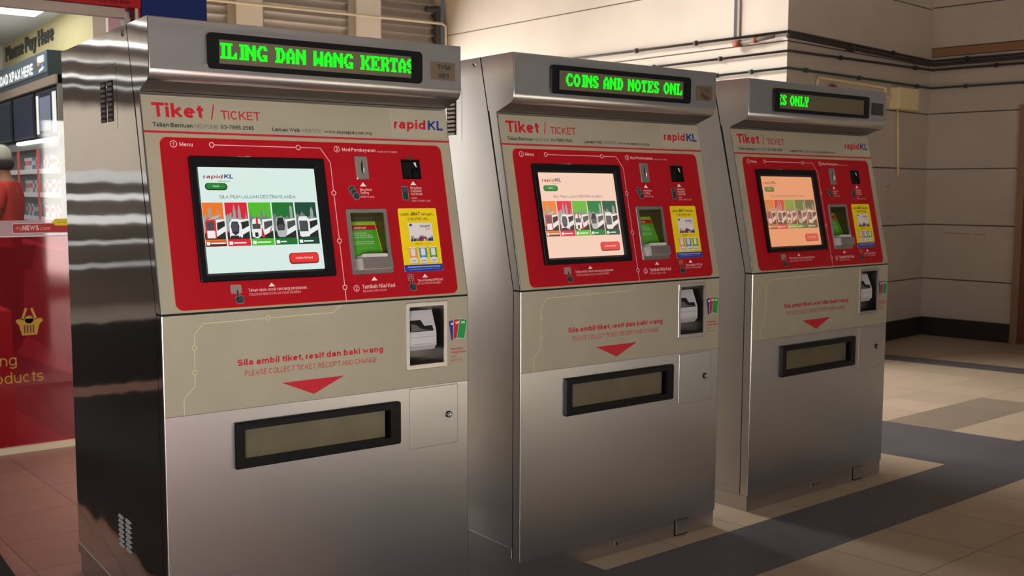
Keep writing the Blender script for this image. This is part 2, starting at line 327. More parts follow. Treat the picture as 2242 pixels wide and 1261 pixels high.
def finger_icon(mb, x, y, s, z):
    """pointing hand, outlined; (x,y) top of the fingertip, s total height"""
    for k, (m, g) in enumerate(((ICONG, 0.035), (TEAL, 0.0))):
        q = z + k * 0.0003
        mb.poly(rrect(x - 0.07 * s - g * s, x + 0.07 * s + g * s, y - 0.72 * s, y + g * s, 0.06 * s), q, m)
        mb.poly(rrect(x - 0.16 * s - g * s, x + 0.40 * s + g * s, y - s - g * s, y - 0.55 * s + g * s, 0.12 * s), q, m)
        for j, t in ((0.15, 0.42), (0.27, 0.45), (0.37, 0.5)):
            mb.poly(rrect(x + (j - 0.05) * s, x + (j + 0.05) * s + g * s, y - 0.7 * s, y - t * s + g * s, 0.045 * s), q, m)
        mb.poly([(x - 0.16 * s, y - 0.85 * s), (x - 0.22 * s - g * s, y - 0.6 * s), (x - 0.14 * s, y - 0.52 * s + g * s), (x - 0.05 * s, y - 0.7 * s)], q, m)
    for j in (0.10, 0.21, 0.32): mb.quad(x + (j - 0.008) * s, x + (j + 0.008) * s, y - 0.78 * s, y - 0.55 * s, z + 0.0006, ICONG)
def tri_up(mb, x, y0, w, h, z, m): mb.poly([(x - w / 2, y0), (x + w / 2, y0), (x, y0 + h)], z, m)

EDGE = steel('stainless_edge', (0.80, 0.78, 0.76, 1), 0.22, 'Z', 0.0)
def round_edges(mb, y0, y1, r=0.004, n=4):
    for x, sg in ((0.0, 1), (W, -1)):
        P = []
        for i in range(n + 1):
            a = radians(90 * i / n); q = (x + sg * (r - r * cos(a)), -(r - r * sin(a)))
            P += [(q[0], y0, q[1]), (q[0], y1, q[1])]
        mb.add(P, [(2 * i, 2 * i + 2, 2 * i + 3, 2 * i + 1) if sg > 0 else (2 * i, 2 * i + 1, 2 * i + 3, 2 * i + 2) for i in range(n)], EDGE, True)
# ---- upper panel (slanted printed front)
def m_upper_panel():
    mb = MB()
    yz_prism(mb, [(0.0055, ZS + 0.003), (YP + 0.004, ZP), (YP + 0.02, 1.5615), (0.175, 1.5615), (0.037, ZS + 0.003)], STEEL_S)
    mb.f = mb.f[:]  # side shell; the printed face lies on it
    drop = [2, 5]
    mb.f = [f for i, f in enumerate(mb.f) if i not in drop]; mb.m = [f for i, f in enumerate(mb.m) if i not in drop]; mb.smooth = [f for i, f in enumerate(mb.smooth) if i not in drop]
    mb.T = T_UP
    holes_face(mb, 0.004, W - 0.004, 0.003, L, [CARD, READ], 0.0, VINYL); round_edges(mb, 0.003, L)
    mb.quad(0.004, W - 0.004, L - 0.0075, L - 0.001, 0.0010, EDGE)
    # header
    z = 0.0006
    mb.quad(0.752, W - 0.004, 0.5005, L - 0.003, 0.0003, VINYL2)
    mb.text('Tiket', 0.029, 0.5325, 0.0395, z, REDT, 0.140, 0.042)
    mb.poly([(0.1885, 0.531), (0.192, 0.531), (0.2015, 0.574), (0.198, 0.574)], z, REDT)
    mb.text('TICKET', 0.2175, 0.5335, 0.0245, z, REDT, 0.1143, 0.006)
    mb.text('Talian Bantuan', 0.028, 0.5055, 0.0118, z, DARKP, 0.107, 0.012)
    mb.text('HELPLINE:', 0.1405, 0.5055, 0.0108, z, GREYP, 0.0685)
    mb.text('03-7885 2585', 0.2145, 0.5055, 0.0112, z, DARKP, 0.095, 0.012)
    mb.text('Laman Web', 0.3643, 0.505, 0.0112, z, DARKP, 0.0845, 0.012)
    mb.text('WEBSITE :', 0.4549, 0.505, 0.0105, z, GREYP, 0.067)
    mb.text('www.myrapid.com.my', 0.5267, 0.505, 0.0100, z, DARKP, 0.158, 0.012)
    mb.text('rapid', 0.7627, 0.5285, 0.0300, z, REDT, 0.1165, 0.030, slant=0.12)
    mb.text('KL', 0.8838, 0.5275, 0.0310, z, BLUEP, 0.0565, 0.036, slant=0.10)
    mb.quad(0.0015, W - 0.002, 0.4885, 0.4945, z, REDT)
    # red field with its thin orange edge
    mb.poly(rrect(0.0405, 0.9225, 0.0085, 0.4785, 0.021, 8), 0.0003, ORANGE) if False else None
    ox = (0.0400, 0.9240, 0.0078, 0.4790)
    A = rrect(*ox, 0.022, 8); B = rrect(ox[0] + 0.0016, ox[1] - 0.0016, ox[2] + 0.0016, ox[3] - 0.0016, 0.0206, 8)
    mb.ring(A, B, 0.0004, 0.0004, ORANGE)
    # fill of the red field around the two openings
    xi = (ox[0] + 0.0014, ox[1] - 0.0014, ox[2] + 0.0014, ox[3] - 0.0014); c = 0.021
    holes_face(mb, xi[0] + c, xi[1] - c, xi[2], xi[3], [CARD, READ], 0.0004, RED)
    for xa, xb, sgn in ((xi[0], xi[0] + c, 0), (xi[1] - c, xi[1], 1)):
        mb.quad(xa, xb, xi[2] + c, xi[3] - c, 0.0004, RED)
        cx = xb if sgn == 0 else xa
        for cy, a0 in ((xi[3] - c, 90 if sgn == 0 else 0), (xi[2] + c, 180 if sgn == 0 else 270)):
            mb.poly([(cx, cy)] + [(cx + c * cos(radians(a0 + 90 * i / 8)), cy + c * sin(radians(a0 + 90 * i / 8))) for i in range(9)], 0.0004, RED)
    z = 0.0008
    def num(n, x, y, r=0.0098):
        mb.annulus(x, y, r * 0.80, r, z, PINK); mb.text(n, x - 0.0033 if n != '1' else x - 0.0025, y - 0.0055, 0.011, z, PINK, 0.0066 if n != '1' else 0.004, 0.015)
    num('1', 0.0779, 0.4594); mb.text('Menu', 0.0937, 0.4535, 0.0112, z, PINK, 0.0366, 0.015)
    num('3', 0.5598, 0.4576); mb.text('Mod Pembayaran', 0.5765, 0.4520, 0.0108, z, PINK, 0.1121, 0.015)
    mb.text('MODE OF PAYMENT', 0.6945, 0.4510, 0.0048, z, PINK, 0.0698)
    nodes = [(0.1828, 0.4597), (0.4375, 0.4592), (0.5065, 0.4594), (0.5342, 0.4169), (0.5342, 0.3259), (0.5349, 0.1835), (0.5354, 0.0464), (0.5354, 0.004)]
    rn = 0.0072
    path = [[(nodes[0][0] + rn, nodes[0][1]), (nodes[1][0] - rn, nodes[1][1])], [(nodes[1][0] + rn, nodes[1][1]), nodes[2], nodes[3], (nodes[4][0], nodes[4][1] + rn)],
            [(nodes[4][0], nodes[4][1] - rn), (nodes[5][0], nodes[5][1] + rn)], [(nodes[5][0], nodes[5][1] - rn), (nodes[6][0], nodes[6][1] + rn)], [(nodes[6][0], nodes[6][1] - rn), nodes[7]]]
    for p in path: mb.line(p, 0.0023, z, PINK)
    for i in (0, 1, 4, 5, 6): mb.annulus(*nodes[i], 0.0052, 0.0078, z, PINK)
    # coin and card hints
    tri_up(mb, 0.6335, 0.3458, 0.0212, 0.0128, z, WHITE_P); tri_up(mb, 0.8073, 0.3506, 0.0212, 0.0128, z, WHITE_P)
    for i, (x, y) in enumerate(((0.5945, 0.3369), (0.6000, 0.3270), (0.6065, 0.3156))):
        mb.disc(x, y, 0.0117, z + 0.0003 * i * 2, ICONG); mb.disc(x, y, 0.0098, z + 0.0003 * (i * 2 + 1), TEAL)
    mb.text('Masukkan', 0.621, 0.3325, 0.0078, z, PINK, 0.0403, 0.01); mb.text('Syiling', 0.6215, 0.3232, 0.0078, z, PINK, 0.0275, 0.01); mb.text('INSERT COINS', 0.6207, 0.3112, 0.0058, z, PINK, 0.0458)
    mb.poly(rrect(0.7640, 0.7862, 0.3036, 0.3468, 0.003), z, ICONG); mb.poly(rrect(0.7657, 0.7845, 0.3053, 0.3451, 0.002), z + 0.0003, TEAL)
    A = rrect(0.7715, 0.7785, 0.3315, 0.3425, 0.002); B = rrect(0.7726, 0.7774, 0.3326, 0.3414, 0.001); mb.ring(A, B, z + 0.0006, z + 0.0006, ICONG)
    for t, y, wd in (('Masukkan', 0.3385, 0.0392), ('Kad Debit/', 0.3288, 0.0395), ('Kad Kredit', 0.3190, 0.0405)): mb.text(t, 0.795, y, 0.0078, z, PINK, wd, 0.01)
    mb.text('INSERT', 0.7955, 0.3073, 0.0052, z, PINK, 0.020); mb.text('DEBIT / CREDIT CARD', 0.7955, 0.2988, 0.0052, z, PINK, 0.0665)
    # touch hint, reload, pin hint
    tri_up(mb, 0.3125, 0.0612, 0.0190, 0.0106, z, WHITE_P)
    mb.poly(rrect(0.1935, 0.2245, 0.0468, 0.0710, 0.003), z, ICONG); finger_icon(mb, 0.2120, 0.0560, 0.036, z + 0.0006)
    mb.text('Tekan skrin untuk rancang perjalanan', 0.2431, 0.0492, 0.0092, z, PINK, 0.173, 0.008); mb.text('TOUCH SCREEN TO PLAN YOUR JOURNEY', 0.244, 0.0382, 0.0068, z, PINK, 0.154)
    tri_up(mb, 0.6345, 0.0618, 0.0212, 0.0118, z, WHITE_P); num('2', 0.5725, 0.0416)
    mb.text('Tambah Nilai Kad', 0.5914, 0.0392, 0.0122, z, PINK, 0.1101, 0.012); mb.text('RELOAD CARD VALUE', 0.593, 0.0288, 0.0062, z, PINK, 0.0775)
    tri_up(mb, 0.8096, 0.0627, 0.0206, 0.0112, z, WHITE_P)
    mb.poly(rrect(0.7485, 0.7690, 0.0555, 0.0750, 0.002), z, ICONG)
    for i in range(3):
        for j in range(3): mb.quad(0.7500 + i * 0.0063, 0.7545 + i * 0.0063, 0.0570 + j * 0.006, 0.0612 + j * 0.006, z + 0.0003, RED)
    finger_icon(mb, 0.7585, 0.0620, 0.036, z + 0.0006)
    mb.text('Tekan Nombor PIN Kad', 0.781, 0.0508, 0.0080, z, PINK, 0.090, 0.008); mb.text('KEY IN CARD PIN NUMBER', 0.780, 0.0418, 0.0060, z, PINK, 0.083)
    # worn strip of vinyl above the screen
    mb.poly([(0.2280, 0.4255), (0.2330, 0.4278), (0.2480, 0.4276), (0.2560, 0.4290), (0.2700, 0.4285), (0.2830, 0.4300), (0.2890, 0.4292), (0.2965, 0.4258)], z, PALE)
    return mb.mesh('upper_panel')

def m_hood():
    mb = MB()
    prof = [(YP + 0.001, ZP + 0.001), (YH, ZH), (YH + 0.002, HT), (0.2235, HT), (0.180, 1.5625)]
    n = len(prof); yz_prism(mb, prof, STEEL)
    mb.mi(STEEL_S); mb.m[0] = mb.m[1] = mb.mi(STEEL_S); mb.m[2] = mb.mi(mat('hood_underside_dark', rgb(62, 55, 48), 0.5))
    me = mb.mesh('display_hood'); bm = bmesh.new(); bm.from_mesh(me); bmesh.ops.recalc_face_normals(bm, faces=bm.faces)
    def is_front(e):
        ys = [v.co.y for v in e.verts]; return all(y < YH + 0.01 for y in ys)
    ed = [e for e in bm.edges if is_front(e) and abs(e.verts[0].co.z - e.verts[1].co.z) < 0.01 and e.verts[0].co.z < 1.62]
    bmesh.ops.bevel(bm, geom=ed, offset=0.022, segments=8, affect='EDGES', profile=0.5)
    ed = [e for e in bm.edges if is_front(e) and len(e.link_faces) == 2 and e.calc_face_angle() > 1.0]
    bmesh.ops.bevel(bm, geom=ed, offset=0.003, segments=2, affect='EDGES', profile=0.5)
    for f in bm.faces: f.smooth = f.calc_area() < 0.012
    bm.to_mesh(me); bm.free(); return me

LED = {'A': '3078CCCCFCCCCC', 'C': '3C66C0C0C0663C', 'D': 'F86C6666666CF8', 'E': 'FE6268786862FE', 'G': '3C66C0C0CE663E', 'I': '78303030303078', 'K': 'E6666C786C66E6',
       'L': 'F060606266 FE'.replace(' ', ''), 'N': 'C6E6F6DECEC6C6', 'O': '386CC6C6C66C38', 'R': 'FC66667C6C66E6', 'S': '78CCE0701CCC78', 'T': 'FCB43030303078', 'W': 'C6C6C6D6FEEEC6', 'Y': 'CCCCCC78303078'}
LED['L'] = 'F0606060' + '6266FE'
LEDW = {'I': 5, 'A': 7, 'T': 7, 'S': 7, 'Y': 7}
LEDON = emis('led_green', (0.005, 1.0, 0.01, 1), 1.0)
LEDBG = mat('led_matrix_olive', rgb(104, 96, 74), 0.55)
LEDDOT = mat('led_matrix_dark', rgb(84, 78, 60), 0.55)
def m_led(text, x):
    """one mesh per lit word"""
    px, py = 0.00410, 0.00584; y0 = 1.6472; lo, hi = 0.1845, 0.7770; out = []
    for word in text.split(' '):
        mb = MB(); mb.T = T_HD
        for ch in word:
            for r, b in enumerate(bytes.fromhex(LED[ch])):
                c = 0
                while c < 8:
                    if b >> (7 - c) & 1:
                        e = c
                        while e < 8 and b >> (7 - e) & 1: e += 1
                        a0 = max(x + (c - 0.30) * px, lo); a1 = min(x + (e + 0.30) * px, hi); yt = y0 + (6 - r) * py
                        if a1 > a0:
                            mb.quad(a0, a1, yt - 0.0004, yt + py * 0.5, 0.0058, LEDON)
                            mb.quad(a0 if a0 == lo else a0 + 0.0008, a1, yt + py * 0.5, yt + py + 0.0004, 0.0058, LEDON)
                        c = e
                    else: c += 1
            x += LEDW.get(ch, 8) * px
        x += 5 * px
        if mb.v: out.append(mb.mesh('led_word'))
    return out
def m_led_display():
    mb = MB(); mb.T = T_HD
    mb.frame((0.1510, 0.8155, 1.6185, 1.7130), (0.1840, 0.7775, 1.6325, 1.6965), 0.0, 0.0080, BLACK, 0.013, 0.001, 0.0045, 0.0012)
    mb.quad(0.184, 0.7775, 1.6325, 1.6965, 0.0046, LEDBG)
    n = 24
    for i in range(n): mb.quad(0.184, 0.7775, 1.6325 + 0.064 * (i + 0.32) / n, 1.6325 + 0.064 * (i + 0.68) / n, 0.0050, LEDDOT)
    return mb.mesh('led_display')

def m_plate(kind):
    mb = MB(); mb.T = T_HD
    if kind == 2:
        mb.box(0.8450, 0.9330, 1.6375, 1.6905, 0.0, 0.0012, mat('dark_plate', rgb(52, 46, 44), 0.5)); return mb.mesh('number_plate')
    mb.box(0.8490, 0.9365, 1.6345, 1.6890, 0.0, 0.0012, BRASS)
    if kind == 0:
        mb.text('TVM', 0.8705, 1.6655, 0.0155, 0.0018, DARKP, 0.047, 0.02); mb.text('101', 0.8740, 1.6400, 0.0160, 0.0018, DARKP, 0.038, 0.02)
    else:
        mb.text('TVM', 0.8705, 1.6655, 0.0155, 0.0018, DARKP, 0.047, 0.0)
        rn = random.Random(3)      # the number is smeared away
        for i in range(9):
            cx, cy, r = 0.884 + rn.random() * 0.042, 1.641 + rn.random() * 0.014, 0.003 + rn.random() * 0.005
            mb.poly([(cx + r * 1.6 * cos(k * pi / 5) * (0.7 + 0.5 * rn.random()), cy + r * sin(k * pi / 5) * (0.7 + 0.5 * rn.random())) for k in range(10)], 0.0016 + i * 0.00005, mat('smudge_brown', rgb(58, 48, 40), 0.6))
    return mb.mesh('number_plate')

# ---- touch screen
def m_bezel():
    mb = MB(); mb.T = T_UP
    o = (0.1125, 0.5095, 0.0810, 0.4250); i = (0.1362, 0.4778, 0.1040, 0.3965)
    A = rrect(*o, 0.004); A2 = rrect(o[0] + 0.003, o[1] - 0.003, o[2] + 0.003, o[3] - 0.003, 0.003); B = rrect(*i, 0.0015); C2 = rrect(i[0] - 0.007, i[1] + 0.007, i[2] - 0.007, i[3] + 0.007, 0.003)
    mb.ring(A, A, 0.0, 0.009, BLACK); mb.ring(A, A2, 0.009, 0.011, BLACK); mb.ring(A2, C2, 0.011, 0.010, BLACK); mb.ring(C2, B, 0.010, 0.0025, BLACK)
    return mb.mesh('touch_screen')
def ui_mesh(v):
    """the on-screen page; v = 0, 1, 2 picks the colour cast of each worn panel"""
    bgc = [(214, 233, 226), (246, 206, 184), (226, 152, 108)][v]
    f = [0.0, 0.22, 0.50][v]; dim = [1.0, 1.0, 0.92][v]
    def E(name, c):
        c2 = [(a * (1 - f) + b * f) * dim for a, b in zip(c, bgc)]
        return emis('ui_%s_%s' % (name, ('cool', 'pink', 'amber')[v]), rgb(*c2))
    BG = emis('ui_page_' + ('cool', 'pink', 'amber')[v], rgb(*bgc))
    mb = MB(); mb.T = T_UP; x0, x1, y0, y1 = 0.1358, 0.4782, 0.1036, 0.3969
    X = lambda t: x0 + (x1 - x0) * t
    Y = lambda t: y0 + (y1 - y0) * t
    mb.quad(x0, x1, y0, y1, 0.0026, BG); z = 0.0029; sx = x1 - x0; sy = y1 - y0
    RD = E('red', (150, 30, 40)); NV = E('navy', (14, 42, 92)); TX = E('slate', (60, 92, 104)); WH = E('white', (236, 240, 236)); GR = E('button_green', (14, 128, 34)); GRD = E('button_rim', (10, 66, 26))
    mb.text('rapid', X(0.037), Y(0.892), 0.0108, z, RD, sx * 0.165, 0.012, slant=0.15); mb.text('KL', X(0.208), Y(0.892), 0.0124, z, NV, sx * 0.075, 0.02, slant=0.12)
    mb.line([(X(0.155), Y(0.868)), (X(0.255), Y(0.868))], 0.0012, z, TX)
    mb.poly(rrect(X(0.044), X(0.228), Y(0.780), Y(0.850), 0.0098), z, GRD); mb.poly(rrect(X(0.056), X(0.216), Y(0.795), Y(0.845), 0.0068), z + 0.0002, GR); mb.text('Rapid', X(0.11), Y(0.811), 0.0048, z + 0.0004, WH, sx * 0.048)
    mb.text('SILA PILIH LALUAN DESTINASI ANDA', X(0.153), Y(0.703), 0.0092, z, TX, sx * 0.655, 0.004)
    tiles = [(0.004, 0.173, (232, 116, 28), (206, 92, 24)), (0.187, 0.373, (214, 20, 44), (214, 20, 44)), (0.383, 0.574, (76, 182, 32), (76, 182, 32)), (0.586, 0.776, (10, 110, 40), (10, 110, 40)), (0.789, 0.976, (8, 68, 46), (8, 62, 44))]
    SKY = E('skyline', (150, 156, 152)); SKY2 = E('skyline_dark', (112, 122, 118)); DK = E('train_black', (26, 28, 30)); GLS = E('windscreen', (66, 70, 72)); BODY = E('train_white', (232, 234, 232)); SHD = E('train_shade', (176, 180, 178)); ACC = E('train_red', (212, 30, 40)); NAV2 = E('train_navy', (30, 34, 74))
    for k, (a, b, c, bar) in enumerate(tiles):
        cm = E('tile%d' % k, c); bm_ = E('bar%d' % k, bar)
        ty0, ty1 = 0.250, 0.663
        tx = lambda t: X(a + (b - a) * t)
        tv = lambda t: Y(ty0 + (ty1 - ty0) * t)
        P = lambda pts, q, m: mb.poly([(tx(p[0]), tv(p[1])) for p in pts], z + 0.0002 * q, m)
        P([(0, 0), (1, 0), (1, 1), (0, 1)], 0, cm)
        P([(0, 0.16), (1, 0.16), (1, 0.40), (0.0, 0.30)], 1, DK)
        # skylines
        low = [(0, 0.34), (1, 0.40), (1, 0.60), (0.9, 0.66), (0.78, 0.60), (0.66, 0.68), (0.5, 0.62), (0.36, 0.70), (0.2, 0.62), (0.1, 0.74), (0, 0.68)]
        P(low, 2, SKY if k in (0, 1) else SKY2)
        if k == 0:
            P([(0.26, 0.6), (0.42, 0.6), (0.42, 0.80), (0.38, 0.88), (0.34, 0.92), (0.30, 0.88), (0.26, 0.80)], 3, SKY); P([(0.68, 0.6), (0.76, 0.6), (0.73, 0.84), (0.71, 0.84)], 3, SKY)
        if k == 1:
            for tx0 in (0.40, 0.62): P([(tx0 - 0.07, 0.55), (tx0 + 0.07, 0.55), (tx0 + 0.065, 0.80), (tx0 + 0.02, 0.93), (tx0, 0.96), (tx0 - 0.02, 0.93), (tx0 - 0.065, 0.80)], 3, SKY)
            P([(0.14, 0.5), (0.28, 0.5), (0.26, 0.78), (0.16, 0.74)], 3, SKY); P([(0.84, 0.5), (0.98, 0.5), (0.90, 0.78)], 3, SKY)
        if k == 2:
            P([(0.68, 0.5), (0.84, 0.5), (0.78, 0.80), (0.765, 0.98), (0.755, 0.80)], 3, SKY2); P([(0.5, 0.5), (0.62, 0.5), (0.6, 0.84), (0.52, 0.80)], 3, SKY2)
        if k == 3: P([(0.78, 0.5), (0.92, 0.5), (0.92, 0.90), (0.80, 0.92)], 3, SKY)
        if k == 4:
            P([(0.68, 0.5), (0.86, 0.5), (0.84, 0.80), (0.77, 0.90), (0.70, 0.80)], 3, SKY); P([(0.0, 0.5), (0.6, 0.5), (0.45, 0.68), (0.3, 0.78), (0.14, 0.66), (0, 0.72)], 3, SKY2)
        # train: side body then front
        P([(0.5, 0.20), (1, 0.34), (1, 0.62), (0.55, 0.60)], 4, BODY); P([(0.62, 0.36), (1, 0.46), (1, 0.58), (0.62, 0.54)], 5, DK if k in (0, 1, 4) else GLS)
        if k == 0:
            P([(0.06, 0.18), (0.56, 0.18), (0.58, 0.58), (0.50, 0.66), (0.16, 0.64), (0.06, 0.56)], 6, ACC); P([(0.12, 0.19), (0.50, 0.19), (0.50, 0.36), (0.12, 0.36)], 7, BODY); P([(0.13, 0.37), (0.48, 0.37), (0.48, 0.56), (0.13, 0.56)], 7, GLS); P([(0.14, 0.60), (0.5, 0.62), (0.9, 0.72), (0.6, 0.70)], 7, SHD)
        elif k == 1:
            P([(0.10, 0.18), (0.16, 0.24), (0.56, 0.24), (0.62, 0.17), (0.68, 0.22), (0.66, 0.50), (0.56, 0.62), (0.26, 0.62), (0.12, 0.52)], 6, BODY); P([(0.22, 0.30), (0.36, 0.24), (0.52, 0.30), (0.56, 0.46), (0.50, 0.56), (0.24, 0.56), (0.18, 0.46)], 7, NAV2); P([(0.24, 0.33), (0.50, 0.33), (0.52, 0.48), (0.46, 0.54), (0.26, 0.54), (0.22, 0.48)], 8, GLS)
        elif k == 2:
            P([(0.06, 0.20), (0.30, 0.16), (0.46, 0.22), (0.52, 0.44), (0.46, 0.60), (0.30, 0.64), (0.12, 0.60), (0.06, 0.44)], 6, BODY); P([(0.26, 0.44), (0.36, 0.44), (0.36, 0.64), (0.27, 0.64)], 7, ACC); P([(0.09, 0.38), (0.44, 0.38), (0.46, 0.50), (0.09, 0.50)], 8, GLS); P([(0.52, 0.18), (0.62, 0.18), (0.52, 0.44), (0.48, 0.34)], 7, ACC); P([(0.82, 0.28), (0.92, 0.40), (0.98, 0.44), (0.9, 0.30)], 7, ACC); P([(0.18, 0.20), (0.32, 0.20), (0.32, 0.30), (0.18, 0.30)], 8, DK)
        elif k == 3:
            P([(0.14, 0.22), (0.20, 0.18), (0.46, 0.18), (0.54, 0.22), (0.60, 0.42), (0.52, 0.62), (0.42, 0.66), (0.20, 0.66), (0.12, 0.60), (0.08, 0.40)], 6, SHD); P([(0.16, 0.34), (0.46, 0.34), (0.50, 0.46), (0.44, 0.64), (0.20, 0.64), (0.12, 0.48)], 7, DK); P([(0.16, 0.36), (0.46, 0.36), (0.45, 0.48), (0.15, 0.48)], 8, GLS)
        else:
            P([(0.10, 0.20), (0.20, 0.17), (0.56, 0.18), (0.60, 0.30), (0.58, 0.60), (0.50, 0.66), (0.14, 0.66), (0.08, 0.58)], 6, BODY); P([(0.11, 0.30), (0.52, 0.30), (0.54, 0.48), (0.50, 0.56), (0.12, 0.56)], 7, GLS)
        P([(0, 0), (1, 0), (1, 0.135), (0, 0.135)], 9, bm_)
        if k == 0: P([(0, 0), (1, 0), (1, 0.062), (0, 0.062)], 10, E('bar_brown', (92, 26, 20)))
        P([(0.04, 0.03), (0.20, 0.03), (0.20, 0.105), (0.04, 0.105)], 11, WH)
        P([(0.24, 0.055), ((0.95, 0.8, 0.84, 0.5, 0.7)[k], 0.055), ((0.95, 0.8, 0.84, 0.5, 0.7)[k], 0.085), (0.24, 0.085)], 11, WH)
    mb.poly(rrect(X(0.690), X(0.955), Y(0.058), Y(0.168), 0.0098), z, E('btn2_rim', (120, 30, 30))); mb.poly(rrect(X(0.698), X(0.953), Y(0.072), Y(0.165), 0.0090), z + 0.0002, E('btn2', (222, 44, 44)))
    mb.text('Analisa MyRapid', X(0.745), Y(0.107), 0.0066, z + 0.0004, E('btn2_text', (246, 200, 196)), sx * 0.155, 0.006)
    return mb.mesh('display_page')

# ---- coin slot, card reader, tray, poster
def m_coin():
    mb = MB(); mb.T = T_UP; o = (0.6141, 0.6560, 0.3660, 0.4381)
    A = rrect(*o, 0.0045); B = rrect(o[0] + 0.0015, o[1] - 0.0015, o[2] + 0.0015, o[3] - 0.0015, 0.0035)
    mb.ring(A, A, 0, 0.003, STEEL_F); mb.ring(A, B, 0.003, 0.0042, STEEL_F); mb.poly(B, 0.0042, STEEL_F)
    cx, h0, h1 = 0.6365, 0.3790, 0.4270; N = 16
    lens = lambda w_: [(cx + w_ * sin(pi * i / N), h0 + (h1 - h0) * i / N) for i in range(N + 1)]
    Lp = lens(-0.0055); Rp = lens(0.0060); ridge = [(cx + 0.0008, h0 + (h1 - h0) * i / N) for i in range(N + 1)]
    mb.poly(Lp + [(p[0] - 0.0002, p[1]) for p in reversed(lens(-0.0008))][1:-1], 0.0046, BLACKM)
    P = [(p[0], p[1], 0.0046) for p in Rp] + [(p[0], p[1], 0.0046 + 0.0085 * sin(pi * i / N)) for i, p in enumerate(ridge)] + [(p[0] + 0.0005, p[1], 0.0046) for p in lens(-0.0010)]
    m2 = N + 1
    mb.add(P, [(i, i + 1, m2 + i + 1, m2 + i) for i in range(N)] + [(m2 + i, m2 + i + 1, 2 * m2 + i + 1, 2 * m2 + i) for i in range(N)], STEEL_F, True)
    return mb.mesh('coin_slot')
def m_reader():
    mb = MB(); mb.T = T_UP; x0, x1, y0, y1 = READ
    A = rrect(x0, x1, y0, y1, 0.001); mb.ring(A, A, 0.0012, -0.030, BLACKM); mb.poly(A, -0.030, BLACKM); mb.ring(rrect(x0 - 0.0012, x1 + 0.0012, y0 - 0.0012, y1 + 0.0012, 0.002), A, 0.0012, 0.0012, BLACK)
    mb.box(x0 + 0.004, x0 + 0.036, y0 + 0.004, y1 - 0.006, -0.030, -0.004, BLACK); mb.box(x0 + 0.042, x1 - 0.003, y0 + 0.004, y0 + 0.030, -0.030, -0.006, BLACK)
    mb.box(x0 + 0.0380, x0 + 0.0400, y0 + 0.003, y1 - 0.003, -0.030, -0.012, BLACK)
    mb.poly([(x1 - 0.017, y1 - 0.006), (x1 - 0.008, y1 - 0.006), (x1 - 0.009, y1 - 0.012), (x1 - 0.006, y1 - 0.022), (x1 - 0.010, y1 - 0.021), (x1 - 0.015, y1 - 0.014)], -0.0055, WHITE_P)
    mb.box(0.7985, 0.8130, y1 + 0.0005, 0.4440, 0.0004, 0.0016, mat('brown_stub', rgb(96, 52, 44), 0.5))
    return mb.mesh('card_reader')
OLIVE = mat('recess_olive', rgb(72, 64, 36), 0.35)
def m_tray_frame():
    mb = MB(); mb.T = T_UP
    mb.frame((0.5648, 0.7012, 0.0810, 0.2775), CARD, 0.0, 0.0048, STEEL_F, 0.006, 0.0015, -0.001, 0.0012)
    return mb.mesh('reload_slot')
def m_tray_recess():
    mb = MB(); mb.T = T_UP; x0, x1, y0, y1 = CARD; d = -0.058
    for pts in ([(x0, y0, 0), (x0, y1, 0), (x0, y1, d), (x0, y0, d)], [(x1, y0, 0), (x1, y0, d), (x1, y1, d), (x1, y1, 0)], [(x0, y1, 0), (x1, y1, 0), (x1, y1, d), (x0, y1, d)], [(x0, y0, 0), (x0, y0, d), (x1, y0, d), (x1, y0, 0)], [(x0, y0, d), (x0, y1, d), (x1, y1, d), (x1, y0, d)]):
        mb.add(pts, [(0, 1, 2, 3)], OLIVE)
    return mb.mesh('recess')
LEAF = mat('leaf_green_print', rgb(78, 172, 46), 0.45); LIME = mat('lime_print', rgb(140, 190, 50), 0.45)
def m_card():
    mb = MB(); mb.T = T_UP
    x0, x1, y0, y1 = 0.5780, 0.6885, 0.1290, 0.2500; za, zb_ = -0.020, -0.056
    zz = lambda y: za + (zb_ - za) * (y - y0) / (y1 - y0)
    def q(a, b, c, d, m, o): mb.add([(a, c, zz(c) + o), (b, c, zz(c) + o), (b, d, zz(d) + o), (a, d, zz(d) + o)], [(0, 1, 2, 3)], m)
    q(x0, x1, y0, y1, LEAF, 0); q(x0, x1, y1 - 0.012, y1, LIME, 0.0003); q(x1 - 0.0018, x1, y0, y1, YELLOW, 0.0004); q(x0, x1 - 0.002, y1 - 0.027, y1 - 0.012, REDT, 0.0004)
    me_t = MB()
    for t, y, h, wd, b in (('AWAS / IMPORTANT', 0.2262, 0.0062, 0.070, 0.01), ('Sila pastikan kad anda', 0.2110, 0.0046, 0.066, 0), ('diletak dengan betul di ruang', 0.2040, 0.0046, 0.082, 0), ('ini semasa transaksi dibuat', 0.1970, 0.0046, 0.086, 0),
                           ('Jangan alihkan kad anda', 0.1830, 0.0046, 0.084, 0), ('sehingga transaksi selesai', 0.1765, 0.0046, 0.080, 0), ('Please place your card here', 0.1640, 0.004, 0.086, 0), ('and do not remove it until', 0.1590, 0.004, 0.084, 0), ('the transaction is complete', 0.1480, 0.004, 0.088, 0)):
        V, F, w_, cap = glyphs(t, b, 0); P = []
        for vx, vy in V:
            yy = y + vy * h / cap; P.append((x0 + 0.006 + vx * wd / w_, yy, zz(yy) + 0.0008))
        mb.add(P, F, WHITE_P if y > 0.17 else LIME)
    return mb.mesh('instruction_card')
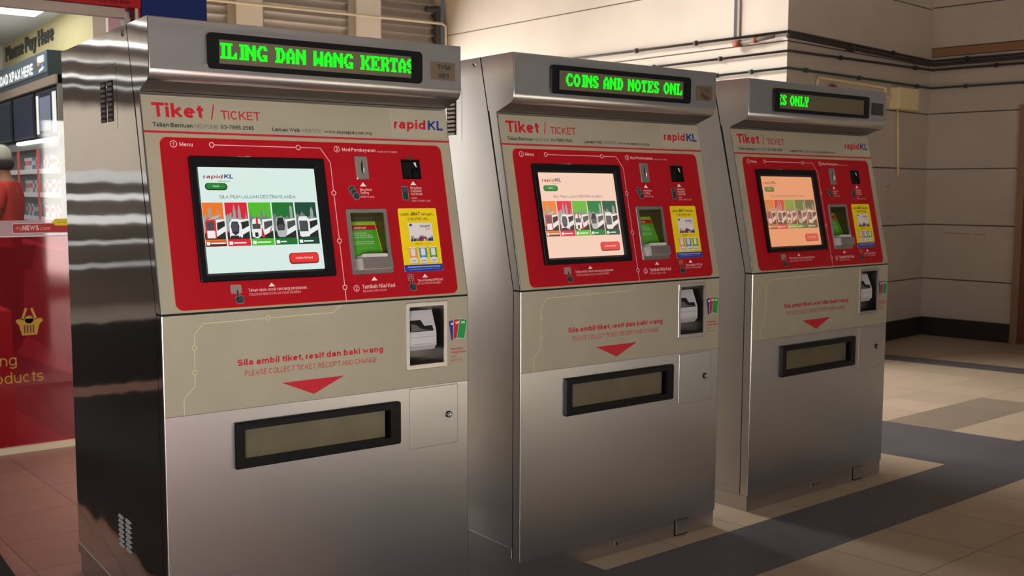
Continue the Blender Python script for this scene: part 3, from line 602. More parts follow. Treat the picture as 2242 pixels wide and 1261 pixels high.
def m_lip():
    mb = MB(); mb.T = T_UP
    mb.box(0.5900, 0.6925, 0.0955, 0.1285, 0.0, 0.024, STEEL_F)
    me = mb.mesh('tray_lip'); bm = bmesh.new(); bm.from_mesh(me); bmesh.ops.bevel(bm, geom=bm.edges[:], offset=0.0018, segments=2, affect='EDGES'); bm.to_mesh(me); bm.free(); return me
def m_pad():
    mb = MB(); mb.T = T_UP
    mb.prism([(p[0], p[1]) for p in rrect(0.5930, 0.6800, 0.1280, 0.1400, 0.006)], -0.020, 0.018, BEIGEP)
    return mb.mesh('card_rest')

def m_poster():
    mb = MB(); mb.T = T_UP; x0, x1, y0, y1 = 0.7408, 0.8770, 0.0816, 0.2777
    mb.prism(rrect(x0, x1, y0, y1, 0.005), 0.0004, 0.0018, YELLOW)
    z = 0.0021
    mb.poly([p for p in rrect(x0, x1, y0, y0 + 0.0215, 0.005) if p[1] < y0 + 0.016] + [(x1, y0 + 0.0215), (x0, y0 + 0.0215)], z, ROYAL) if False else mb.quad(x0, x1, y0 + 0.0035, y0 + 0.0215, z, ROYAL)
    mb.quad(x0 + 0.003, x1 - 0.003, y0, y0 + 0.0036, z, ROYAL)
    mb.text('Lebih', 0.7492, 0.2553, 0.0088, z, DARKP, 0.0285, 0.006); mb.text('JIMAT', 0.7825, 0.2550, 0.0112, z, DARKP, 0.034, 0.018, slant=0.08); mb.text('dengan...', 0.8200, 0.2553, 0.0085, z, DARKP, 0.0485, 0.006)
    mb.text('CHEAPER with...', 0.7717, 0.2404, 0.0084, z, DARKP, 0.0767, 0.004)
    mb.poly(rrect(0.7712, 0.8548, 0.1745, 0.2326, 0.003), z, CARDW)
    mb.poly(rrect(0.7745, 0.7840, 0.2225, 0.2295, 0.001), z + 0.0002, ROYAL)
    mb.text('myrapid', 0.8110, 0.2180, 0.0085, z + 0.0002, DARKP, 0.036, 0.01, slant=0.2); mb.text('rapidKL', 0.8300, 0.2105, 0.0045, z + 0.0002, REDT, 0.019, 0.008)
    rn = random.Random(11); cols = [ROYAL, REDT, ORANGE, TEAL, GREYP, BLUEP, LEAF, PALE]
    for i in range(26):
        x = 0.7765 + i * 0.0030; h = 0.008 + 0.020 * rn.random() * (0.55 + 0.45 * sin(i * 0.5 + 1)); c = cols[rn.randrange(8)]
        mb.poly([(x - 0.0018, 0.1758), (x + 0.0018, 0.1758), (x + 0.0014, 0.1758 + h * 0.75), (x, 0.1758 + h * 1.1), (x - 0.0014, 0.1758 + h * 0.75)], z + 0.0002 + i * 0.00002, c)
    for i in range(9): mb.disc(0.7780 + i * 0.0090, 0.1785, 0.0042, z + 0.0008, cols[(i * 3) % 8], 10)
    mb.text('TAMBANG TUNAI', 0.7870, 0.1655, 0.0034, z, DARKP, 0.027, 0.01); mb.text('CASHLESS FARE', 0.8190, 0.1660, 0.0030, z, ORANGE, 0.030)
    for i, (x, c) in enumerate(((0.7630, mat('peach_print', rgb(236, 160, 90), 0.45)), (0.7985, mat('sky_print', rgb(30, 150, 214), 0.45)), (0.8345, LEAF))):
        wd = 0.0275
        mb.poly(rrect(x + 0.0015, x + wd + 0.0015, 0.1058, 0.1570, 0.004), z, mat('ochre_shadow_print', rgb(178, 150, 20), 0.45))
        mb.poly(rrect(x, x + wd, 0.1075, 0.1582, 0.004), z + 0.0002, CARDW); mb.quad(x + 0.0005, x + wd - 0.0005, 0.1220, 0.1545, z + 0.0004, c)
        mb.poly(rrect(x + 0.006, x + 0.021, 0.1305, 0.1525, 0.002), z + 0.0006, CARDW); mb.poly([(x, 0.1210), (x + wd, 0.1210), (x + wd, 0.1228), (x + wd / 2, 0.1262), (x, 0.1228)], z + 0.0006, CARDW)
        mb.text('myrapid', x + 0.005, 0.1135, 0.0040, z + 0.0008, DARKP, 0.017, 0.01)
        mb.quad(x - 0.0035, x - 0.0012, 0.1535, 0.1558, z + 0.0004, DARKP)
    mb.text('Untuk maklumat lanjut sila ke kaunter khidmat pelanggan', 0.7520, 0.0945, 0.0042, z + 0.0003, WHITE_P, 0.116, 0.008); mb.text('For more info please go to the customer service office', 0.7560, 0.0880, 0.0028, z + 0.0003, PALE, 0.108)
    return mb.mesh('promo_sticker')

# ---- lower door
def m_lower_door():
    mb = MB(); mb.T = T_LO; z1 = ZS - 0.003
    holes_face(mb, 0.004, W - 0.004, ZD, z1, [NOTE], 0.0, VINYL); holes_face(mb, 0.004, W - 0.004, ZB, ZD, [TRAY], 0.0, STEEL); round_edges(mb, ZB, z1)
    d = -0.0365
    c = -0.004; mb.add([(0, ZB, c), (0, z1, c), (0, z1, d), (0, ZB, d)], [(0, 1, 2, 3)], STEEL_S); mb.add([(W, ZB, c), (W, ZB, d), (W, z1, d), (W, z1, c)], [(0, 1, 2, 3)], STEEL_S)
    mb.add([(0, z1, 0), (W, z1, 0), (W, z1, d), (0, z1, d)], [(0, 1, 2, 3)], STEEL_S); mb.add([(0, ZB, 0), (0, ZB, d), (W, ZB, d), (W, ZB, 0)], [(0, 1, 2, 3)], STEEL_S)
    mb.quad(0.004, W - 0.004, ZD - 0.0008, ZD + 0.0006, 0.0004, GREYP)
    z = 0.0006
    P = [(0.5178, 0.9675), (0.4915, 0.9474), (0.2939, 0.9454), (0.1103, 0.9429), (0.0867, 0.9157), (0.0862, 0.8798), (0.0857, 0.8141), (0.0857, 0.7770), (0.0548, 0.7458), (0.0547, 0.7012)]; r = 0.0065
    for seg in ([P[0], P[1], (P[2][0] + r, P[2][1])], [(P[2][0] - r, P[2][1]), P[3], P[4], (P[5][0], P[5][1] + r)], [(P[5][0], P[5][1] - r), (P[6][0], P[6][1] + r)], [(P[6][0], P[6][1] - r), P[7], P[8], P[9]]): mb.line(seg, 0.0022, z, PALE)
    for i in (2, 5, 6): mb.annulus(*P[i], 0.0048, 0.0070, z, PALE)
    mb.text('Sila ambil tiket, resit dan baki wang', 0.2036, 0.8195, 0.0175, z, REDT, 0.4500, 0.026)
    mb.text('PLEASE COLLECT TICKET, RECEIPT AND CHANGE', 0.2236, 0.7902, 0.0150, z, REDT, 0.4085, 0.0)
    mb.poly([(0.3311, 0.7598), (0.4282, 0.7174), (0.5249, 0.7605)], z, REDT)
    # banknote pictogram beside the note slot
    def note(cx, cy, a, m, q):
        c, s_ = cos(a), sin(a); R = lambda x, y: (cx + x * c - y * s_, cy + x * s_ + y * c)
        mb.poly([R(-0.0148, -0.031), R(0.0148, -0.031), R(0.0148, 0.031), R(-0.0148, 0.031)], z + q, WHITE_P) if q else None
        mb.poly([R(-0.0138, -0.030), R(0.0138, -0.030), R(0.0138, 0.030), R(-0.0138, 0.030)], z + q + 0.0002, m)
        V, F, w_, cap = glyphs('S', 0.02, 0); pts = []
        for vx, vy in V: pts.append((*R(-0.007 + vy / cap * 0.0135, 0.024 - vx / w_ * 0.0085), z + q + 0.0004))
        mb.add(pts, F, WHITE_P)
    note(0.9040, 0.8660, radians(9), BLUEP, 0.0); note(0.9170, 0.8680, radians(-1), REDT, 0.0006); note(0.9345, 0.8675, radians(-11), mat('banknote_green', rgb(10, 150, 70), 0.45), 0.0012)
    for t, y, h, wd, b in (('Masukkan', 0.8022, 0.0080, 0.0470, 0.01), ('Wang Kertas', 0.7912, 0.0080, 0.0580, 0.01), ('INSERT', 0.7782, 0.0062, 0.0255, 0), ('BANKNOTES', 0.7672, 0.0062, 0.0460, 0)): mb.text(t, 0.892, y, h, z, REDT, wd, b)
    return mb.mesh('lower_door')
def m_note_frame():
    mb = MB(); mb.T = T_LO
    mb.frame((0.7315, 0.8792, 0.7540, 0.9595), NOTE, 0.0, 0.0050, STEEL_F, 0.006, 0.0015, -0.001, 0.0012)
    return mb.mesh('note_acceptor')
def m_note_recess():
    mb = MB(); mb.T = T_LO; x0, x1, y0, y1 = NOTE; d = -0.065; m = mat('recess_steel', (0.16, 0.145, 0.135, 1), 0.38, 1.0)
    for pts in ([(x0, y0, 0), (x0, y1, 0), (x0, y1, d), (x0, y0, d)], [(x1, y0, 0), (x1, y0, d), (x1, y1, d), (x1, y1, 0)], [(x0, y1, 0), (x1, y1, 0), (x1, y1, d), (x0, y1, d)], [(x0, y0, 0), (x0, y0, d), (x1, y0, d), (x1, y0, 0)], [(x0, y0, d), (x0, y1, d), (x1, y1, d), (x1, y0, d)]):
        mb.add(pts, [(0, 1, 2, 3)], m)
    return mb.mesh('recess')
GREYPL = mat('note_mouth_grey', rgb(196, 194, 196), 0.4)
def m_note_mouth():
    mb = MB(); mb.T = T_LO; x0, x1 = 0.7450, 0.8450
    prof = [(-0.064, 0.9300), (-0.034, 0.9300), (-0.008, 0.8700), (-0.006, 0.8560), (-0.006, 0.8250), (-0.020, 0.8090), (-0.064, 0.8040)]
    n = len(prof); P = [(x0, y, z) for z, y in prof] + [(x1, y, z) for z, y in prof]
    mb.add(P, [tuple(reversed(range(n))), tuple(range(n, 2 * n))] + [(i, (i + 1) % n, n + (i + 1) % n, n + i) for i in range(n)], GREYPL)
    # the dark slot with its curved guide
    zf = lambda y: -0.034 + 0.026 * (0.93 - y) / 0.06 + 0.0006
    sl = [(0.752, 0.868), (0.836, 0.868), (0.834, 0.884), (0.806, 0.884), (0.797, 0.902), (0.752, 0.902)]
    mb.add([(x, y, zf(y)) for x, y in sl], [tuple(range(6))], BLACKM)
    gd = [(0.757, 0.870), (0.826, 0.870), (0.792, 0.876), (0.778, 0.888), (0.760, 0.892)]
    mb.add([(x, y, zf(y) + 0.001) for x, y in gd], [tuple(range(5))], GREYP)
    mb.quad(x0, x1, 0.8505, 0.8515, -0.0055, GREYP); mb.quad(x0, x1, 0.8290, 0.8300, -0.0055, GREYP)
    return mb.mesh('note_mouth')
def m_ticket_tray():
    mb = MB(); mb.T = T_LO
    mb.frame((0.1876, 0.7088, 0.5345, 0.6640), TRAY, 0.0, 0.0120, BLACK, 0.007, 0.003, -0.030, 0.003)
    x0, x1, y0, y1 = TRAY
    mb.add([(x0, y0, -0.030), (x1, y0, -0.030), (x1, y1, -0.030), (x0, y1, -0.030)], [(0, 1, 2, 3)], BLACKM)
    return mb.mesh('ticket_tray')
SMOKE = mat('smoky_flap', rgb(100, 92, 72), 0.22, 0.0, 0.5, noise=0.12, nscale=9)
def m_flap():
    mb = MB(); mb.T = T_LO
    mb.box(0.2160, 0.6630, 0.5585, 0.6420, -0.012, -0.008, SMOKE)
    return mb.mesh('flap')
def m_access():
    mb = MB(); mb.T = T_LO; o = (0.7445, 0.9180, 0.5090, 0.6940)
    A = rrect(o[0] - 0.0012, o[1] + 0.0012, o[2] - 0.0012, o[3] + 0.0012, 0.002); B = rrect(*o, 0.002); C_ = rrect(o[0] + 0.0008, o[1] - 0.0008, o[2] + 0.0008, o[3] - 0.0008, 0.0015)
    mb.ring(A, B, 0.0002, 0.0002, mat('seam_grey', rgb(128, 122, 118), 0.6)); mb.ring(B, C_, 0.0002, 0.0010, STEEL); mb.poly(C_, 0.0010, STEEL)
    return mb.mesh('access_door')
def m_lock():
    mb = MB(); mb.T = T_LO; x, y = 0.8847, 0.6014; n = 20
    R = lambda r: [(x + r * cos(2 * pi * i / n), y + r * sin(2 * pi * i / n)) for i in range(n)]
    mb.ring(R(0.0105), R(0.0105), 0.001, 0.005, BLACK); mb.ring(R(0.0105), R(0.0075), 0.005, 0.0065, BLACK, True); mb.ring(R(0.0075), R(0.0072), 0.0065, 0.003, STEEL_F); mb.poly(R(0.0072), 0.003, STEEL_F); mb.poly(rrect(x - 0.0012, x + 0.0012, y - 0.005, y + 0.005, 0.001), 0.0035, BLACKM)
    return mb.mesh('lock')

# ---- cabinet, skirt, plinth, vents
def m_cabinet():
    mb = MB()
    yz_prism(mb, [(0.0405, ZB), (0.0405, ZS), (0.2295, HT), (DEP, HT), (DEP, ZB)], STEEL_S)
    keep = [i for i in range(len(mb.f)) if i not in (2, 3)]
    mb.f = [mb.f[i] for i in keep]; mb.m = [mb.m[i] for i in keep]; mb.smooth = [mb.smooth[i] for i in keep]
    # screw head near the top front corner
    mb.T = T_SD; n = 14; R = lambda r: [(-0.262 + r * cos(2 * pi * i / n), 1.722 + r * sin(2 * pi * i / n)) for i in range(n)]
    mb.ring(R(0.009), R(0.007), 0.0, 0.0025, STEEL_F, True); mb.ring(R(0.007), R(0.003), 0.0025, 0.001, STEEL_F); mb.poly(R(0.003), 0.001, BLACKM)
    return mb.mesh('cabinet')
def m_gasket():
    mb = MB()
    for x0, x1 in ((0.002, 0.006), (W - 0.006, W - 0.002)):
        yz_prism(mb, [(0.030, ZB), (0.030, ZS), (0.219, HT - 0.003), (0.240, HT - 0.003), (0.050, ZS), (0.050, ZB)], GASKET, x0, x1)
    mb.box(0.002, W - 0.002, 0.002, 0.036, ZS - 0.004, ZS + 0.004, GASKET)
    mb.box(0.002, W - 0.002, 0.215, 0.235, HT - 0.010, HT - 0.003, GASKET)
    return mb.mesh('door_seal')
def m_plinth():
    mb = MB(); mb.box(0.004, W - 0.004, 0.006, DEP - 0.006, 0.0, ZB - 0.0025, STEEL_F)
    mb.box(0.010, W - 0.010, 0.012, DEP - 0.012, ZB - 0.0025, ZB, GASKET)
    return mb.mesh('plinth')
def m_skirt(x0, x1):
    mb = MB(); mb.box(x0, x1, 0.0425, DEP - 0.001, ZB + 0.001, ZB + 0.034, STEEL_F)
    return mb.mesh('skirt_strip')
def m_latch():
    mb = MB(); mb.T = T_LO
    mb.frame((0.7400, 0.8150, 0.0020, ZB - 0.001), (0.7445, 0.8105, 0.0075, ZB - 0.0025), -0.0058, -0.0035, BLACKM, 0.006, 0.004); mb.box(0.7445, 0.8100, 0.0085, ZB - 0.002, -0.0058, 0.0030, STEEL_F)
    return mb.mesh('plinth_latch')
def m_maker():
    mb = MB(); mb.T = T_LO; o = (0.4340, 0.5240, 0.0240, 0.0470)
    mb.prism(rrect(*o, 0.002), -0.0060, -0.0045, STEEL_F); mb.disc(0.4460, 0.0355, 0.0065, -0.0042, DARKP, 14); mb.quad(0.457, 0.508, 0.0335, 0.0375, -0.0042, GREYP)
    for x in (0.4375, 0.5205): mb.disc(x, 0.0355, 0.0014, -0.0041, CARDW, 8)
    return mb.mesh('maker_plate')
def m_vent(z0, z1, rows, upper):
    mb = MB(); mb.T = T_SD
    if upper:
        mb.poly(rrect(-0.517, -0.336, 1.467, 1.649, 0.002), 0.0003, STEEL_S)
        mb.quad(-0.517, -0.336, 1.6480, 1.6490, 0.0005, GASKET); mb.quad(-0.3366, -0.336, 1.467, 1.649, 0.0005, GREYP)
    cols = ((-0.500, -0.442), (-0.428, -0.370)) if upper else ((-0.455, -0.398), (-0.383, -0.325))
    p = (z1 - z0) / rows; b = 0.0006 if upper else 0.0
    for ci, (a, c) in enumerate(cols):
        off = 0.0 if upper or ci == 0 else 0.004
        for i in range(rows):
            y = z0 + p * i + off
            # slot behind a pressed louvre whose lip stands off the sheet and opens upward
            if upper: mb.quad(a, c, y, y + p * 1.0, b + 0.0002, BLACKM)
            else: mb.poly(rrect(a, c, y, y + p * 0.80, p * 0.3, 3), b + 0.0003, GASKET)
            h = p * 0.52; yb = y + p * 0.05; d = 0.0045; e = 0.006; q = b + 0.0004
            if not upper: yb, h = yb + h, -h
            P = [(a + e, yb, q), (c - e, yb, q), (c - e - 0.003, yb + h, q + d), (a + e + 0.003, yb + h, q + d), (a + 0.002, yb + h * 0.9, q), (c - 0.002, yb + h * 0.9, q)]
            mb.add(P, [(0, 1, 2, 3), (0, 3, 4), (1, 5, 2)], STEEL_F if upper else mat('louvre_pale', (0.78, 0.77, 0.76, 1), 0.35, 0.6))
    return mb.mesh('vent_grille')

_shared = {}
def shared(key, fn, *a):
    if key not in _shared: _shared[key] = fn(*a)
    return _shared[key]
def machine(idx, loc, rz, label, led, ledx):
    t = thing('ticket_machine', label, 'ticket machine', loc, rz, 'ticket machines in a row')
    def P(name, fn, *a, par=None, key=None):
        k = key or fn.__name__; me = shared(k, fn, *a)
        if idx and STEEL_S.name in me.materials:          # the sheet of the two farther machines is more matt
            def swap():
                m2 = me.copy()
                for i, m in enumerate(m2.materials):
                    if m == STEEL_S: m2.materials[i] = STEEL_M
                return m2
            me = shared(k + '_matt', swap)
        return link(name, me, par or t)
    P('cabinet', m_cabinet); P('door_seal', m_gasket); P('plinth', m_plinth); P('skirt_strip', m_skirt, -0.0022, 0.0, key='sl'); P('skirt_strip', m_skirt, W, W + 0.0022, key='sr'); P('plinth_latch', m_latch); P('maker_plate', m_maker)
    P('vent_grille', m_vent, 1.490, 1.606, 8, True, key='vu'); P('vent_grille', m_vent, 0.236, 0.337, 7, False, key='vl')
    P('upper_panel', m_upper_panel); P('display_hood', m_hood)
    d = P('led_display', m_led_display); [link('led_word', m, d) for m in m_led(led, ledx)]
    n = link('number_plate', m_plate(idx), t)
    s = P('touch_screen', m_bezel); pg = link('display_page', ui_mesh(idx), s); pg['label'] = ('lit page with a cool white background', 'lit page with a pinkish background', 'lit page with an orange background')[idx]
    P('coin_slot', m_coin); P('card_reader', m_reader)
    r = P('reload_slot', m_tray_frame); P('recess', m_tray_recess, par=r); c = P('instruction_card', m_card, par=r); P('tray_lip', m_lip, par=r); P('card_rest', m_pad, par=r)
    P('promo_sticker', m_poster)['label'] = 'yellow sticker with a blue foot'
    P('lower_door', m_lower_door)
    na = P('note_acceptor', m_note_frame); P('recess', m_note_recess, par=na, key='nr'); P('note_mouth', m_note_mouth, par=na)
    tr = P('ticket_tray', m_ticket_tray); P('flap', m_flap, par=tr)['label'] = 'smoky translucent flap'
    ad = P('access_door', m_access); P('lock', m_lock, par=ad)
    return t
machine(0, (0, 0, 0.0), -0.0055, 'nearest and largest steel ticket machine, green letters ILING DAN WANG, beside the shop window', 'ILING DAN WANG KERTAS', 0.1840)
machine(1, (1.1612, -0.0098, 0.0), 0.0130, 'middle steel ticket machine with green letters COINS AND NOTES and a pinkish screen', 'COINS AND NOTES ONL', 0.2150)
machine(2, (2.3563, 0.0445, 0.0), 0.0312, 'farthest steel ticket machine with green letters S ONLY and an orange screen', 'ES ONLY', 0.1700)

# ------------------------------------------------------------------ floor, ceiling
def floor_material():
    m = bpy.data.materials.new('floor_tiles'); m.use_nodes = True; nt = m.node_tree; p = nt.nodes['Principled BSDF']; N = nt.nodes; Lk = nt.links
    def M(op, a, b=None, c=None, clamp=False):
        n = N.new('ShaderNodeMath'); n.operation = op; n.use_clamp = clamp
        for i, v in enumerate((a, b, c)):
            if v is None: continue
            if isinstance(v, (int, float)): n.inputs[i].default_value = v
            else: Lk.new(v, n.inputs[i])
        return n.outputs[0]
    geo = N.new('ShaderNodeNewGeometry'); sep = N.new('ShaderNodeSeparateXYZ'); Lk.new(geo.outputs['Position'], sep.inputs[0]); x, y = sep.outputs[0], sep.outputs[1]
    k = M('MINIMUM', M('MAXIMUM', M('MULTIPLY_ADD', x, 0.035, 0.07), 0.05), 0.25)
    xp = M('MULTIPLY_ADD', k, y, x)
    left = M('LESS_THAN', xp, 0.697)
    yp = M('SUBTRACT', M('MULTIPLY_ADD', x, -0.04, y), M('MULTIPLY', left, 0.1525))
    u = M('DIVIDE', M('SUBTRACT', xp, 1.825), 0.376); v = M('DIVIDE', M('SUBTRACT', yp, -0.162), 0.349)
    fu, fv = M('FRACT', u), M('FRACT', v); iu, iv = M('FLOOR', u), M('FLOOR', v)
    def joint(f, wd): return M('MAXIMUM', M('LESS_THAN', f, wd), M('GREATER_THAN', f, 1 - wd))
    g = M('MAXIMUM', joint(fu, 0.006), joint(fv, 0.006))
    def between(a, lo, hi): return M('MULTIPLY', M('GREATER_THAN', a, lo), M('LESS_THAN', a, hi))
    dark = M('MAXIMUM', between(v, -1.0, 0.0), M('MAXIMUM', between(u, -3.0, -1.0), M('MAXIMUM', between(u, 5.0, 7.0), between(xp, 6.713, 6.98))))
    dark = M('MULTIPLY', dark, M('SUBTRACT', 1.0, M('MULTIPLY', left, M('GREATER_THAN', y, 0.8))))
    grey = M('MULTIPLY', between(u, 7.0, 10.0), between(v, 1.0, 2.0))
    wn = N.new('ShaderNodeTexWhiteNoise'); wn.noise_dimensions = '2D'; cb = N.new('ShaderNodeCombineXYZ'); Lk.new(iu, cb.inputs[0]); Lk.new(iv, cb.inputs[1]); Lk.new(cb.outputs[0], wn.inputs['Vector'])
    ns = N.new('ShaderNodeTexNoise'); ns.inputs['Scale'].default_value = 7; ns.inputs['Detail'].default_value = 8; Lk.new(geo.outputs['Position'], ns.inputs['Vector'])
    n2 = N.new('ShaderNodeTexNoise'); n2.inputs['Scale'].default_value = 160; n2.inputs['Detail'].default_value = 2; Lk.new(geo.outputs['Position'], n2.inputs['Vector'])
    def mix(f, a, b, t='MIX'):
        n = N.new('ShaderNodeMix'); n.data_type = 'RGBA'; n.blend_type = t
        for key, v_ in (('Factor', f), ('A', a), ('B', b)):
            if isinstance(v_, (tuple, float, int)): n.inputs[key].default_value = v_
            else: Lk.new(v_, n.inputs[key])
        return n.outputs['Result']
    c = mix(left, rgb(178, 160, 138), rgb(164, 126, 112)); c = mix(grey, c, rgb(138, 124, 108)); c = mix(dark, c, rgb(88, 86, 90))  # left tiles go pinker: the red shop light is put into their colour
    sh = M('ADD', M('MULTIPLY_ADD', wn.outputs['Value'], 0.14, 0.80), M('ADD', M('MULTIPLY', ns.outputs['Fac'], 0.18), M('MULTIPLY', n2.outputs['Fac'], 0.08)))
    c = mix(1.0, c, sh, 'MULTIPLY'); c = mix(M('MULTIPLY', g, 0.7), c, rgb(70, 60, 52))
    Lk.new(c, p.inputs['Base Color']); p.inputs['Roughness'].default_value = 0.42; p.inputs['Specular IOR Level'].default_value = 0.4
    b = N.new('ShaderNodeBump'); b.inputs['Strength'].default_value = 0.25; b.inputs['Distance'].default_value = 0.002
    Lk.new(M('SUBTRACT', M('MULTIPLY', n2.outputs['Fac'], 0.5), g), b.inputs['Height']); Lk.new(b.outputs['Normal'], p.inputs['Normal'])
    return m
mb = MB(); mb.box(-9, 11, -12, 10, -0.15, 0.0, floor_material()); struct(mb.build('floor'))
CEIL = mat('ceiling_grey', rgb(150, 146, 142), 0.9)
mb = MB(); mb.box(-9, 11, -9, 9, 4.6, 4.75, CEIL); struct(mb.build('ceiling'))

# ------------------------------------------------------------------ panelled walls on the right
WALL = mat('wall_panel_cream', rgb(198, 186, 174), 0.6, noise=0.05, nscale=2.5)
JOINT = mat('wall_joint_brown', rgb(74, 58, 48), 0.8)
SPOT = mat('wall_stain', rgb(90, 74, 62), 0.8)
BASE = mat('baseboard_black', rgb(36, 33, 33), 0.45)
Oc = Vector((5.442, 2.4013)); Pc = Vector((7.7545, 2.6689)); Ec = Vector((5.1795, 6.6912)); Pe = Vector((8.55, -2.6))
HZ = [0.0, 0.516, 1.004, 1.498, 1.985, 2.41, 2.905, 3.40, 3.90, 4.6]
def inset(pts, d):
    c = sum(pts, Vector((0, 0))) / len(pts); n = len(pts); out = []
    for i in range(n):
        a, b, e = pts[i - 1], pts[i], pts[(i + 1) % n]
        d1 = (b - a).normalized(); d2 = (e - b).normalized(); n1 = Vector((-d1.y, d1.x)); n2 = Vector((-d2.y, d2.x))
        if n1.dot(c - b) < 0: n1 = -n1
        if n2.dot(c - b) < 0: n2 = -n2
        k = n1 + n2; out.append(b + k * (d / max(0.2, (1 + n1.dot(n2)))))
    return out
def panel_wall(name, foot, hz):
    mb = MB(); inn = inset(foot, 0.008)
    mb.prism([tuple(p) for p in inn], 0.0, hz[-1], JOINT)
    for a, b in zip(hz, hz[1:]): mb.prism([tuple(p) for p in foot], a + (0.005 if a else 0), b - 0.005, WALL)
    return mb
foot1 = [Oc, Pc + (Pc - Oc).normalized() * 0.05, Pc + Vector((-0.3, 4.1)), Ec]
mb = panel_wall('wall_middle', foot1, HZ)
ad = (Pc - Oc).normalized()
for s_, z_ in ((-0.733, 1.341), (-0.70, 1.343), (-0.647, 1.078)):
    p = Pc + ad * s_; nrm = Vector((ad.y, -ad.x)); mb.T = Matrix(((ad.x, 0, nrm.x, p.x), (ad.y, 0, nrm.y, p.y), (0, 1, 0, z_), (0, 0, 0, 1))); mb.disc(0, 0, 0.008, 0.0008, SPOT, 10)
struct(mb.build('wall_middle'))
rd = (Pe - Pc).normalized()
HZ2 = [0.0, 0.516, 1.004, 1.498, 1.99, 2.49, 2.565, 2.92, 3.40, 3.90, 4.6]
foot2 = [Pc - rd * 0.06, Pc - rd * 0.06 + Vector((0.35, 0.0)), Pe + Vector((0.35, 0.0)), Pe]
mb = panel_wall('wall_right', foot2, HZ2)
nr = Vector((rd.y, -rd.x)); 
if nr.x > 0: nr = -nr
mb.T = Matrix(((rd.x, 0, nr.x, Pc.x), (rd.y, 0, nr.y, Pc.y), (0, 1, 0, 0), (0, 0, 0, 1)))
mb.poly([(0.17, 0.932), (0.40, 0.922), (0.40, 0.927), (0.17, 0.936)], 0.0008, SPOT); mb.poly([(0.44, 0.925), (0.54, 0.920), (0.54, 0.925), (0.44, 0.929)], 0.0008, SPOT)
mb.quad(0.004, 5.3, 2.497, 2.562, 0.0010, mat('tan_band', rgb(150, 110, 76), 0.6))
struct(mb.build('wall_right'))
def along(a, b, off, s_):                     # point on wall run a->b pushed off the face by off
    d = (b - a).normalized(); n = Vector((d.y, -d.x)); return a + d * s_ + n * off
def base(name, a, b, flip, h=0.165, t=0.018):
    d = (b - a).normalized(); n = Vector((d.y, -d.x)) * (-1 if flip else 1)
    mb = MB(); mb.prism([tuple(a), tuple(b), tuple(b + n * t), tuple(a + n * t)], 0, h, BASE); o = mb.build(name, recalc=True); struct(o); return o
base('baseboard_middle', Oc, Pc, False)
base('baseboard_right', Pc, Pc + rd * 0.79, False if Vector((rd.y, -rd.x)).x < 0 else True)

# door frame and door leaf at the right edge of the wall
JAMB = mat('door_frame_brown', rgb(150, 118, 92), 0.5); LEAFD = mat('door_leaf_brown', rgb(120, 74, 54), 0.5)
dr = thing('door_1', 'brown door in a tan frame at the far right edge', 'door'); dr['kind'] = 'structure'
Tw = Matrix(((rd.x, 0, nr.x, Pc.x), (rd.y, 0, nr.y, Pc.y), (0, 1, 0, 0), (0, 0, 0, 1)))
mb = MB(); mb.T = Tw; mb.box(0.790, 0.850, 0.0, 2.03, 0.0, 0.03, JAMB); mb.box(0.850, 1.75, 1.97, 2.03, 0.0, 0.03, JAMB); mb.box(1.70, 1.76, 0.0, 2.03, 0.0, 0.03, JAMB); mb.build('door_frame', dr, recalc=True)
mb = MB(); mb.T = Tw; mb.box(0.852, 1.698, 0.005, 1.968, 0.0, 0.012, LEAFD); mb.build('door_leaf', dr, recalc=True)

# pipes that run round the corner, each with its clips
PIPEW = mat('pipe_painted_grey', rgb(120, 110, 100), 0.5); PIPED = mat('pipe_dark', rgb(44, 38, 36), 0.5); PIPEG = mat('pipe_dark_green', rgb(40, 66, 56), 0.5); RUST = mat('rusty_red', rgb(140, 70, 50), 0.6)
bd = (Ec - Oc).normalized(); bn = Vector((-bd.y, bd.x)); bn = bn if bn.x < 0 else -bn
an = Vector((ad.y, -ad.x))
def run(zb_, zo, zc, zr, off):
    c0 = Oc + bd * 4.2 + bn * off; c1 = Oc + bn * off + an * off; c2 = Pc + an * off + nr * off; c3 = Pc + rd * 4.5 + nr * off
    return [(c0.x, c0.y, zb_), (c1.x, c1.y, zo), (c2.x, c2.y, zc), (c3.x, c3.y, zr)]
def pipe(label, zs4, r, m, off, clips, start=0):
    t = thing('pipe', label, 'pipe', (Oc.x, Oc.y, zs4[1]), 0, 'pipes round the wall corner'); inv = Matrix.Translation(Vector((-Oc.x, -Oc.y, -zs4[1])))
    P = [Vector(p) for p in run(*zs4, off)]
    if start: P[0] = P[1] + (P[0] - P[1]).normalized() * start
    mb = MB(); mb.T = inv; path = []
    for a, b in zip(P, P[1:]): path += [a, a.lerp(b, 0.5)]
    mb.tube(path + [P[-1]], r, m); mb.build('pipe_run', t)
    for seg, s_ in clips:
        q = P[seg] + (P[seg + 1] - P[seg]).normalized() * s_; d = (P[seg + 1] - P[seg]).normalized()
        mb = MB(); mb.T = inv; mb.tube([q - d * 0.012, q + d * 0.012], r * 1.9, m, 8)
        nn = (bn, an, nr)[seg]; mb.tube([q, q - Vector((nn.x, nn.y, 0)) * (off - 0.002)], r * 0.8, m, 6); mb.build('pipe_clip', t)
    return t
pipe('topmost dark pipe wrapping round the wall corner, pale on the bright face', (2.495, 2.470, 2.450, 2.452), 0.011, PIPED, 0.03, [(0, 2.7), (0, 3.35), (1, 1.6), (2, 0.3)])
pipe('thick dark pipe just under the topmost pipe at the wall corner', (2.455, 2.435, 2.415, 2.425), 0.016, PIPED, 0.05, [(1, 0.9)], 0.02)
